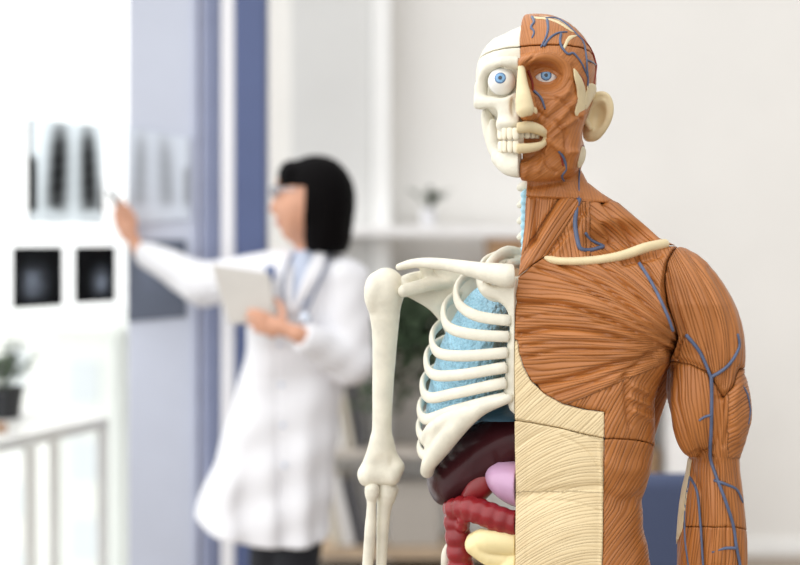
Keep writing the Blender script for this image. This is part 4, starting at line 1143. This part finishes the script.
wl = struct(box('window_1', wall_pt(-0.81, 1.45), (2.36, 0.012, 2.86), M_GLASS, rot=rz(ang), bev=0))
box('window_sill', wall_pt(-0.81, 0.015, 0.02), (2.36, 0.06, 0.03), M_WFR, wl, rz(ang))
box('window_head', wall_pt(-0.81, 2.9, 0.02), (2.36, 0.06, 0.05), M_WFR, wl, rz(ang))
# pale blue glazed panel standing at the corner, with its slate blue profiles
def panel_x(px, Y=4.06): return X(px, Y)
M_PANEL = mat('panel_grey_blue_glass', srgb(200, 206, 222), 0.22, 0.04, 4, spec=0.6)
x0, x1 = CORNER[0]+0.006, panel_x(194)
pan = struct(box('window_2', ((x0+x1)/2, 4.075, 1.45), (x1-x0, 0.02, 2.9), M_PANEL, bev=0.002), 'grey blue glazed panel beside the bright window')
for a, b, m, y, nm in ((193, 199, M_BLUEL, 4.05, 'panel_frame'), (199, 206, M_BLUEL, 4.065, 'panel_frame'), (206, 213, M_BLUEM, 4.05, 'panel_frame'), (213, 220, M_BLUEM, 4.06, 'panel_frame')):
    xa, xb = panel_x(a), panel_x(b)
    box(nm, ((xa+xb)/2, y+0.03, 1.45), (xb-xa, 0.06, 2.9), m, pan, bev=0.006)
xa, xb = panel_x(220.5), panel_x(235)
struct(box('trim_2', ((xa+xb)/2, 4.09, 1.45), (xb-xa-0.002, 0.06, 2.9), M_WFR, bev=0.004))
xa, xb = panel_x(235.5), panel_x(266)
struct(box('trim_3', ((xa+xb)/2, 4.10, 1.45), (xb-xa, 0.10, 2.9), M_BLUEF, bev=0.008))
# outside: pale buildings seen through the glass
M_B1 = mat('building_pale_plaster', srgb(246, 246, 243), 0.9, 0.03, 0.4); M_B2 = mat('building_pale_green', srgb(240, 243, 238), 0.9, 0.03, 0.4)
M_BW = mat('building_window', srgb(222, 228, 232), 0.4); M_GRD = mat('ground_pale', srgb(244, 244, 240), 0.9, 0.04, 0.2)
struct(box('ground', (-22, 26, -6.1), (50, 40, 0.2), M_GRD, bev=0))
def building(px, Yb, wdt, top, m, label, nx, nz):
    x = X(px, Yb); zt = Z(top, Yb)
    b = empty('building', (x, Yb, -6.0), label, 'building', None)
    h = zt+6.0
    box('wall', (x, Yb+1.5, zt-h/2), (wdt, 3.0, h), m, b, bev=0.02)
    box('roof', (x, Yb+1.5, zt+0.06), (wdt+0.2, 3.2, 0.12), M_B2, b, bev=0.02)
    for i in range(nx):
        for j in range(nz):
            box('window', (x-wdt/2+wdt*(i+0.5)/nx, Yb-0.01, zt-0.8-j*1.3), (wdt/nx*0.45, 0.06, 0.7), M_BW, b, bev=0)
building(18, 26, 2.6, 325, M_B1, 'pale plaster building outside at the far left of the window', 3, 4)
building(84, 22, 1.1, 333, M_B2, 'narrow pale green building outside the window behind the white table', 1, 4)
building(112, 30, 1.5, 352, M_B1, 'low pale building outside the window next to the blue grey panel', 2, 3)

# ---- x-ray films and their painted reflections on the panel
def film_mat(name, trans=0.85):
    m = bpy.data.materials.new(name); m.use_nodes = True; nt = m.node_tree
    b = nt.nodes['Principled BSDF']; at = nt.nodes.new('ShaderNodeAttribute'); at.attribute_name = 'film'
    nt.links.new(at.outputs['Color'], b.inputs['Base Color']); b.inputs['Roughness'].default_value = 0.35
    tr = nt.nodes.new('ShaderNodeBsdfTranslucent'); nt.links.new(at.outputs['Color'], tr.inputs[0])
    mx = nt.nodes.new('ShaderNodeMixShader'); mx.inputs[0].default_value = trans
    nt.links.new(b.outputs[0], mx.inputs[1]); nt.links.new(tr.outputs[0], mx.inputs[2]); nt.links.new(mx.outputs[0], nt.nodes['Material Output'].inputs['Surface'])
    return m
M_FILM = film_mat('xray_film_or_reflection'); M_FILM_REFL = film_mat('film_painted_reflection', 0.05)  # second one carries the painted reflections on the panel
def chest_pat(u, v, lo=0.02, hi=1.0):
    d = np.ones_like(u)*1.0
    def blob(cx_, cy_, rx_, ry_, p=2.0): return np.exp(-((np.abs(u-cx_)/rx_)**p+(np.abs(v-cy_)/ry_)**4))
    lungL = blob(0.385+0.06*(0.5-v), 0.50, 0.115+0.05*v, 0.47); lungR = blob(0.80-0.04*(0.5-v), 0.50, 0.105+0.05*v, 0.47)
    rib_ = 0.95+0.05*np.sin(v*46+u*8)
    d = d-1.0*lungL*rib_-1.0*lungR*rib_
    d = d-0.9*np.clip((0.13-u)/0.04, 0, 1)*np.clip((v-0.33)/0.1, 0, 1)-0.6*np.clip((0.05-u)/0.03, 0, 1)-0.8*np.clip((u-0.95)/0.03, 0, 1)*np.clip((v-0.5)/0.3, 0, 1)
    d = np.where(v > 0.87+0.5*(np.abs(u-0.55)-0.3)**2, np.maximum(d, 0.8), d)
    return np.clip(d, lo, hi)
def head_pat(u, v, cx_, cy_, r):
    q = np.hypot((u-cx_)/r, (v-cy_)/(r*1.15))
    return np.clip(0.03+0.55*np.exp(-q**2*1.3)*(0.75+0.5*noise1(u*11+3*noise1(v*9, 5), 3)+0.5*noise1(v*13, 8)), 0.02, 0.8)
def film(name, corners, pat, tint, label, fade=None, th=0.0012, m=None):
    """corners: top-left, top-right, bottom-right, bottom-left (world)"""
    a, b, c_, d = [np.array(t) for t in corners]; nu, nv = 49, 49
    U, Vv = np.meshgrid(np.linspace(0, 1, nu), np.linspace(0, 1, nv)); U = U.ravel(); Vv = Vv.ravel()
    P0 = (a[None]*(1-U)[:, None]+b[None]*U[:, None])*(1-Vv)[:, None]+(d[None]*(1-U)[:, None]+c_[None]*U[:, None])*Vv[:, None]
    nrm = np.cross(b-a, d-a); nrm /= np.linalg.norm(nrm)
    if nrm[1] > 0: nrm = -nrm
    V = np.concatenate([P0, P0+nrm*th]); n = nu*nv; Fc = []
    for j in range(nv-1):
        for i in range(nu-1):
            k = j*nu+i; q = [k, k+1, k+nu+1, k+nu]
            Fc.append([x+n for x in q]); Fc.append(q[::-1])
    ring = list(range(nu))+[nu-1+nu*j for j in range(1, nv)]+[n-1-i for i in range(1, nu)]+[(nv-1-j)*nu for j in range(1, nv-1)]
    for i in range(len(ring)):
        p, q = ring[i], ring[(i+1) % len(ring)]; Fc.append([p, q, q+n, p+n])
    g_ = pat(U, Vv)
    col = g_[:, None]*np.array(tint)[None]
    if fade is not None: col = np.array(fade[0])[None]*(1-fade[1])+col*fade[1]
    o = link(name, V, np.array(Fc), m or M_FILM, attrs={'film': np.concatenate([col, col])}, smooth=False)
    return tag(o, label, 'x-ray film')
def wpt(px, py):                                              # where the sight line meets the window plane
    k = (px-400)/F
    t = (k*WA[1]-WA[0])/(WD[0]-k*WD[1]); p = WA+WD*t+WN*0.012
    Yp = p[1]; return np.array([k*Yp, Yp, Z(py, Yp)])
def wrect(x0, x1, y0, y1): return [wpt(x0, y0[0]), wpt(x1, y0[1]), wpt(x1, y1[1]), wpt(x0, y1[0])]
T1 = (0.93, 0.97, 1.0)
film('xray_film_or_reflection', wrect(28, 103, (118, 126), (222, 223.5)), chest_pat, T1, 'large chest x-ray film on the window with two dark lungs')
film('xray_film_or_reflection', wrect(13, 62, (247.5, 247), (308, 305)), lambda u, v: head_pat(u, v, 0.42, 0.58, 0.26), (0.9, 0.97, 1.1), 'small dark x-ray film below the large chest film, nearer the left edge')
film('xray_film_or_reflection', wrect(75, 115, (247, 246.5), (303, 301)), lambda u, v: head_pat(u, v, 0.62, 0.62, 0.22), (0.9, 0.97, 1.1), 'small dark x-ray film below the pointing hand')
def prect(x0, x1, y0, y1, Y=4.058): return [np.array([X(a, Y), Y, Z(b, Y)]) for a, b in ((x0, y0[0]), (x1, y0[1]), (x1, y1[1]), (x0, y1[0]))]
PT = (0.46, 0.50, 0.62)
film('xray_film_or_reflection', prect(127.5, 190, (127, 138), (224, 219)), lambda u, v: 1-0.55*np.clip(chest_pat(1-u, v)*-1+1, 0, 1)*np.where(v < 0.8, 1, 0.5), (0.70, 0.76, 0.86), 'pale painted reflection of the chest x-ray film on the grey blue glazed panel', m=M_FILM_REFL)  # chest film's reflection in the panel, painted on a mirrored sheet
film('xray_film_or_reflection', prect(127.5, 186, (240, 240), (322, 317)), lambda u, v: 0.5+1.0*head_pat(u, v, 0.45, 0.35, 0.3), (0.19, 0.23, 0.33), 'dim painted reflection of an x-ray film on the grey blue panel behind the raised sleeve', m=M_FILM_REFL)  # lower films' reflection in the panel, painted on its own dim sheet

# ---- white side table with plant
M_TABLE = mat('table_white', srgb(240, 238, 234), 0.4, 0.03, 10)
def side_table():
    # top runs along the window; far right corner near x 108, y 415
    Yn, Yf = 3.55, 4.55
    zt = Z(432, 3.9)
    P = np.array([WA+WD*(-1.0)+WN*0.04, WA+WD*0.24+WN*0.04])
    return zt
tq = [(108, 416.5), (60, 405), (-150, 440), (-60, 452)]
zt = 0.86
def at_z(px, py, z):
    Yp = (CAMZ-z)*F/(py-235); return np.array([X(px, Yp), Yp, z])
tc_ = [at_z(109, 417, zt), at_z(62, 403, zt), at_z(-160, 426, zt), at_z(-130, 470, zt)]
tab = empty('side_table', (float(np.mean([p[0] for p in tc_])), float(np.mean([p[1] for p in tc_])), 0), 'white metal side table standing in front of the window', 'table')
V = np.array(tc_); V = np.concatenate([V, V-[0, 0, 0.035]])
o = link('table_top', V, [[0, 1, 2, 3], [7, 6, 5, 4]]+[[i, i+4, (i+1) % 4+4, (i+1) % 4] for i in range(4)], M_TABLE, tab, smooth=False)
def leg(p, zz=zt-0.03):
    box('leg', (p[0], p[1], zz/2), (0.032, 0.032, zz), M_TABLE, tab, bev=0.003)
e0, e3 = tc_[0], tc_[3]
leg(e0+np.array([-0.02, 0.0, 0])); leg(tc_[1]+np.array([-0.02, -0.03, 0]))
t25 = e0+(e3-e0)*((109-25)/(109+130)*1.12); leg(t25+np.array([0, 0.01, 0])); leg(tc_[2]+np.array([0.1, 0.02, 0])); leg(tc_[3]+np.array([0.1, 0.04, 0]))
# plants
M_LEAF = mat('leaf_green', srgb(70, 92, 58), 0.5, 0.35, 40); M_LEAFD = mat('leaf_dark_green', srgb(58, 76, 50), 0.5, 0.35, 30); M_LEAFP = mat('leaf_purple', srgb(110, 74, 84), 0.5, 0.3, 40)
M_POTB = mat('pot_black', srgb(14, 14, 16), 0.55, 0.1, 30, spec=0.15); M_POTW = mat('pot_white', srgb(232, 232, 236), 0.35, 0.03, 30); M_SOIL = mat('soil', srgb(60, 46, 36), 0.95, 0.4, 200, 0.8, 300)
def leaf_geo(MB, p, d, up, L, wd, droop=0.3):
    d = np.array(d)/np.linalg.norm(d); s = np.cross(d, up); s /= np.linalg.norm(s)+1e-9; n = np.cross(s, d)
    V = []; m_ = 6
    for i in range(m_+1):
        t = i/m_; ww = wd*math.sin(math.pi*min(0.98, t*0.9+0.06))**0.8
        cpt = np.array(p)+d*L*t-np.array([0, 0, 1])*droop*L*t*t
        V += [cpt-s*ww+n*ww*0.35, cpt, cpt+s*ww+n*ww*0.35]
    b = len(MB[0]); MB[0].extend([v.tolist() for v in V])
    for i in range(m_):
        for j in (0, 1): MB[1].append([b+i*3+j, b+i*3+j+1, b+i*3+j+4, b+i*3+j+3])
    return MB
def pot(base, r, h, m, parent):
    V, Fc = lathe_geo([(0.001, 0), (r*0.76, 0), (r*0.8, h*0.03), (r*0.97, h*0.86), (r*1.05, h*0.88), (r*1.05, h), (r*0.93, h), (r*0.9, h*0.9), (0.001, h*0.9)], base, 32)
    link('pot', np.array(V), Fc, m, parent)
    V, Fc = lathe_geo([(0.001, h*0.9), (r*0.9, h*0.9), (r*0.85, h*0.925), (0.001, h*0.93)], base, 24); link('soil', np.array(V), Fc, M_SOIL, parent)
def solidify(o, t=0.0008):
    m = o.modifiers.new('thick', 'SOLIDIFY'); m.thickness = t
def plant(name, base, r, h, mp, label, n, L, wd, mleaf, spread, up=1.0, trail=0.0, seed=1, edge=None):
    rr = random.Random(seed)
    p = empty(name, base, label, 'plant'); pot(base, r, h, mp, p)
    MB = ([], []); SB = ([], [])
    for i in range(n):
        a = rr.uniform(0, 2*math.pi); e = rr.uniform(0.1, 1.0)
        d = np.array([math.cos(a)*spread*e, math.sin(a)*spread*e, up*(1.1-e*0.6)]); d /= np.linalg.norm(d)
        st_ = np.array(base)+np.array([math.cos(a)*r*0.3*e, math.sin(a)*r*0.3*e, h*0.92]); Ls = L*rr.uniform(0.5, 1.1)
        q = catmull(np.array([st_, st_+d*Ls*0.5+[0, 0, 0.02*up], st_+d*Ls-np.array([0, 0, trail*rr.uniform(0.3, 1)])*(1 if trail else 0)]), 5)
        if edge is not None:
            lowq = q[:, 2] < edge[0]+0.035
            q[lowq, 1] = np.minimum(q[lowq, 1], edge[1]-0.045)
            if lowq.any(): k0 = int(np.argmax(lowq)); q = np.concatenate([q[:k0], [[q[k0][0], edge[1]-0.045, edge[0]+0.03]], q[k0:]])
        merge(SB, sweep_geo(q, 0.0018, 0.0018, n=5))
        for k in range(3, len(q), 2 if trail == 0 else 1):
            b = a+rr.uniform(-1.4, 1.4)
            if edge is not None and q[k][2] < edge[0]+0.05: b = -math.pi/2+rr.uniform(-1.2, 1.2)
            leaf_geo(MB, q[k], [math.cos(b)*0.8, math.sin(b)*0.8, 0.5*up-0.4*(trail > 0)], np.array([0, 0, 1.0]), wd*rr.uniform(2.2, 3.4), wd*rr.uniform(0.7, 1.1), 0.25)
    o = link('foliage', np.array(MB[0]), MB[1], mleaf, p); solidify(o)
    link('stems', np.array(SB[0]), SB[1], mleaf, p)
    return p
pt = at_z(4, 418, zt)
plant('potted_plant', (pt[0], pt[1], zt), 0.062, 0.10, M_POTB, 'small leafy plant in a black pot on the white side table', 26, 0.14, 0.014, M_LEAF, 0.8, seed=4)
pw = at_z(-6, 432, zt)
bx = box('wooden_block', (pw[0]-0.02, pw[1], zt+0.012), (0.11, 0.08, 0.024), mat('block_wood', srgb(168, 128, 96), 0.6, 0.15, 20), rot=rz(20))
tag(bx, 'flat brown wooden block on the side table in front of the black pot', 'block')

# ---- shelving along the back wall
YS = 5.70; DS = 0.27
sh = empty('shelving_unit', (X(500, YS), YS+DS/2, 0), 'open white and wood shelving unit along the back wall', 'shelf')
def board(px0, px1, py, th, m, name='shelf_board'):
    xa, xb = X(px0, YS), X(px1, YS); z = Z(py, YS)
    box(name, ((xa+xb)/2, YS+DS/2, z-th/2), (xb-xa, DS, th), m, sh, bev=0.003); return z
z0 = board(300, 600, 226, 0.043, M_SHW)
z1 = board(302, 598, 343, 0.025, M_SHB); z2 = board(302, 598, 450, 0.03, M_SHB); z3 = board(302, 598, 548, 0.05, M_WOOD)
for px in (302, 598):
    for yy in (YS+0.012, YS+DS-0.012): box('post', (X(px, YS), yy, z0/2-0.01), (0.022, 0.022, z0-0.02), M_SHW, sh, bev=0.002)
box('back_panel', (X(450, YS), YS+DS-0.006, (z2+z3)/2-0.02), (X(596, YS)-X(304, YS)-0.01, 0.01, z2-z3-0.05), M_WALLG, sh, bev=0)
pb = (X(429, YS), YS+0.12, z0+0.001)
plant('potted_plant', pb, 0.036, 0.075, M_POTW, 'spiky green plant in a small white pot on top of the shelving', 16, 0.10, 0.012, M_LEAFD, 0.75, seed=8)
plant('trailing_plant', (X(415, YS), YS+0.09, z1+0.001), 0.07, 0.11, M_POTB, 'dark trailing plant in a black pot on the middle shelf', 60, 0.22, 0.022, M_LEAFD, 1.0, up=0.5, trail=0.5, seed=12, edge=(z1, YS))
# books
BK = [srgb(242, 240, 237), srgb(226, 218, 204), srgb(84, 84, 88), srgb(214, 206, 190), srgb(232, 230, 228), srgb(120, 112, 104)]
M_PAGE = mat('book_pages', srgb(234, 226, 208), 0.8, 0.05, 200)
def book(px, z, wd, h, dep, tilt, ci, label, y=None):
    Yb = (y or YS+0.02); x = X(px, Yb); hw = dep/2
    R = ry(tilt); pivot = np.array([x, Yb+hw, z])
    lift = abs(math.sin(math.radians(tilt)))*wd/2
    o = empty('book', tuple(pivot), label, 'book', None)
    def pt_(off): return pivot+np.array(off) @ R.T+np.array([0, 0, lift])
    m = mat('book_cover', BK[ci], 0.6, 0.05, 20)
    box('cover', pt_((-wd/2+0.003, 0, h/2)), (0.004, dep, h), m, o, R, 0.001)
    box('cover', pt_((wd/2-0.003, 0, h/2)), (0.004, dep, h), m, o, R, 0.001)
    box('spine', pt_((0, -dep/2+0.003, h/2)), (wd-0.004, 0.005, h), m, o, R, 0.001)
    box('pages', pt_((0, 0.004, h/2)), (wd-0.012, dep-0.012, h-0.01), M_PAGE, o, R, 0.001)
    return o
zz = 0.0012
book(331, z2+zz, 0.034, 0.30, 0.20, -10, 1, 'cream book standing at the left end of the shelf behind the lab coat')
book(341, z2+zz, 0.036, 0.31, 0.20, -10, 0, 'white book leaning on the upper shelf between cream and beige books')
book(351, z2+zz, 0.032, 0.30, 0.20, -10, 3, 'beige book leaning beside the dark book on the upper shelf')
book(360.5, z2+zz, 0.032, 0.28, 0.20, -10, 2, 'dark grey book leaning at the right of the upper row of books')
book(338, z3+zz, 0.040, 0.30, 0.20, -13, 3, 'beige book leaning at the left of the bottom shelf')
book(349.5, z3+zz, 0.042, 0.31, 0.20, -13, 4, 'white book leaning on the bottom shelf next to the dark binder')
book(362, z3+zz, 0.042, 0.30, 0.20, -13, 2, 'dark binder leaning at the right of the bottom shelf books')
# storage boxes
M_GREYB = mat('box_grey_fabric', srgb(178, 172, 164), 0.85, 0.1, 60, 0.2, 400); M_CARD = mat('box_brown_card', srgb(172, 138, 104), 0.8, 0.08, 30); M_ORNG = mat('orange_card', srgb(206, 150, 84), 0.6, 0.1, 30)
def crate(name, px0, px1, z, h, dep, m, label, cat, yo=0.03):
    xa, xb = X(px0, YS+yo), X(px1, YS+yo); z = z+0.0012; o = empty(name, ((xa+xb)/2, YS+yo+dep/2, z), label, cat)
    box('body', ((xa+xb)/2, YS+yo+dep/2, z+h*0.44), (xb-xa, dep, h*0.88), m, o, bev=0.006)
    box('lid', ((xa+xb)/2, YS+yo+dep/2, z+h*0.94), (xb-xa+0.008, dep+0.008, h*0.12), m, o, bev=0.004)
    return o
crate('storage_box', 388, 440, z3, 0.26, 0.20, M_GREYB, 'grey fabric storage box on the bottom shelf', 'box')
crate('cardboard_box', 489, 524, z1, 0.445, 0.22, M_CARD, 'tall brown cardboard box under the top shelf beside the neck of the model', 'box')
crate('storage_box', 454, 500, z2, 0.17, 0.20, M_CARD, 'brown storage box on the shelf behind the ribs, right of the trailing plant', 'box')
# low white cabinet at the right of the shelving
lc = empty('low_cabinet', (X(652, 5.5), 5.7, 0), 'low white cabinet with an open niche behind the model', 'cabinet')
ztc = Z(392, 5.5); xl, xr = X(614, 5.5), X(691, 5.5); xm = X(668, 5.5)
box('side_panel', ((xm+xr)/2, 5.7, ztc/2), (xr-xm, 0.4, ztc), M_SHW, lc); box('side_panel', (xl+0.012, 5.7, ztc/2), (0.024, 0.4, ztc), M_SHW, lc)
box('cabinet_top', ((xl+xr)/2, 5.7, ztc+0.012), (xr-xl+0.02, 0.42, 0.024), M_SHW, lc)
box('back_panel', ((xl+xm)/2, 5.89, ztc/2), (xm-xl-0.03, 0.012, ztc), M_WALLG, lc, bev=0)
zn = Z(478, 5.5)
box('shelf_board', ((xl+xm)/2+0.01, 5.69, zn-0.012), (xm-xl-0.03, 0.38, 0.024), M_SHW, lc)
wb = box('wooden_box', ((xl+xm)/2+0.03, 5.66, zn+0.0565), (xm-xl-0.12, 0.24, 0.11), mat('box_wood', srgb(150, 120, 88), 0.6, 0.15, 20), bev=0.006)
tag(wb, 'small brown wooden box in the niche of the low white cabinet', 'box')
# dark blue upholstered chair behind the model
M_DENIM = mat('chair_blue_fabric', srgb(66, 76, 104), 0.9, 0.2, 200, 0.3, 900); M_CLEG = mat('chair_leg_grey', srgb(110, 112, 118), 0.35, metal=0.7)
YC = 3.0; xcl, xcr = X(592, YC), X(722, YC); xc = (xcl+xcr)/2; ztop = Z(477, YC)
ch = empty('armchair', (xc, YC+0.28, 0), 'dark blue fabric chair standing behind the anatomy model', 'chair')
def rbox(name, cc, ss, m, r=0.03):
    o = box(name, cc, ss, m, ch, bev=0); b_ = o.modifiers.new('b', 'BEVEL'); b_.width = r; b_.segments = 4
    o.data.polygons.foreach_set('use_smooth', [True]*len(o.data.polygons)); return o
rbox('backrest', (xc, YC+0.04, ztop-0.22), (xcr-xcl, 0.08, 0.44), M_DENIM); rbox('seat', (xc, YC+0.30, 0.44), (xcr-xcl, 0.46, 0.10), M_DENIM)
for sx in (-1, 1):
    for yy in (0.06, 0.48): box('leg', (xc+sx*(xcr-xcl)*0.42, YC+yy, 0.20), (0.03, 0.03, 0.40), M_CLEG, ch)
    box('back_support', (xc+sx*(xcr-xcl)*0.3, YC+0.06, 0.46), (0.03, 0.02, 0.2), M_CLEG, ch)
SKY_LO, SKY_HI = 0.6, 2.3
# ================================================================== CAMERA, LIGHT
sc = bpy.context.scene
cam = bpy.data.cameras.new('camera'); co = bpy.data.objects.new('camera', cam); COL.objects.link(co)
co.location = (0, 0, CAMZ); co.rotation_euler = (math.radians(90), 0, 0)
cam.lens = 60; cam.sensor_width = 36; cam.shift_y = -47.5/800; cam.clip_start = 0.05; cam.clip_end = 300
cam.dof.use_dof = True; cam.dof.focus_distance = 1.80; cam.dof.aperture_fstop = 2.1
sc.camera = co
w = bpy.data.worlds.new('world'); sc.world = w; w.use_nodes = True
wn = w.node_tree; bg = wn.nodes['Background']
tc = wn.nodes.new('ShaderNodeTexCoord')
def vdot(v):
    n = wn.nodes.new('ShaderNodeVectorMath'); n.operation = 'DOT_PRODUCT'; n.inputs[1].default_value = v
    wn.links.new(tc.outputs['Generated'], n.inputs[0]); return n.outputs['Value']
def ramp(v, a, b, lo, hi):
    n = wn.nodes.new('ShaderNodeMapRange'); n.interpolation_type = 'SMOOTHSTEP'
    for k, q in enumerate((a, b, lo, hi)): n.inputs[k+1].default_value = q
    wn.links.new(v, n.inputs[0]); return n.outputs[0]
# bright sky on the window side, dim on the far side
a1 = ramp(vdot((-0.66, -0.24, 0.62)), -0.15, 0.95, SKY_LO, SKY_HI)
a2 = ramp(vdot((-0.45, 0.88, 0.10)), 0.72, 0.93, 0.0, 0.95)
ad = wn.nodes.new('ShaderNodeMath'); ad.operation = 'ADD'; wn.links.new(a1, ad.inputs[0]); wn.links.new(a2, ad.inputs[1])
low = ramp(vdot((0.0, 0.0, 1.0)), -0.45, -0.03, 0.35, 1.0)                     # darker ground half
mu = wn.nodes.new('ShaderNodeMath'); mu.operation = 'MULTIPLY'; wn.links.new(ad.outputs[0], mu.inputs[0]); wn.links.new(low, mu.inputs[1])
wn.links.new(mu.outputs[0], bg.inputs[1]); bg.inputs[0].default_value = (1.0, 0.995, 0.985, 1)
def area(name, loc, rot, sx, sy, energy, col=(1, 1, 1)):
    l = bpy.data.lights.new(name, 'AREA'); l.shape = 'RECTANGLE'; l.size = sx; l.size_y = sy; l.energy = energy; l.color = col
    o = bpy.data.objects.new(name, l); COL.objects.link(o); o.location = loc
    o.rotation_euler = [math.radians(a) for a in rot]; return o
sc.view_settings.view_transform = 'Standard'; sc.view_settings.look = 'None'
sc.view_settings.exposure = 0.02; sc.view_settings.gamma = 1.0; sc.view_settings.use_curve_mapping = False
sc.cycles.use_denoising = True
sc.cycles.max_bounces = 8
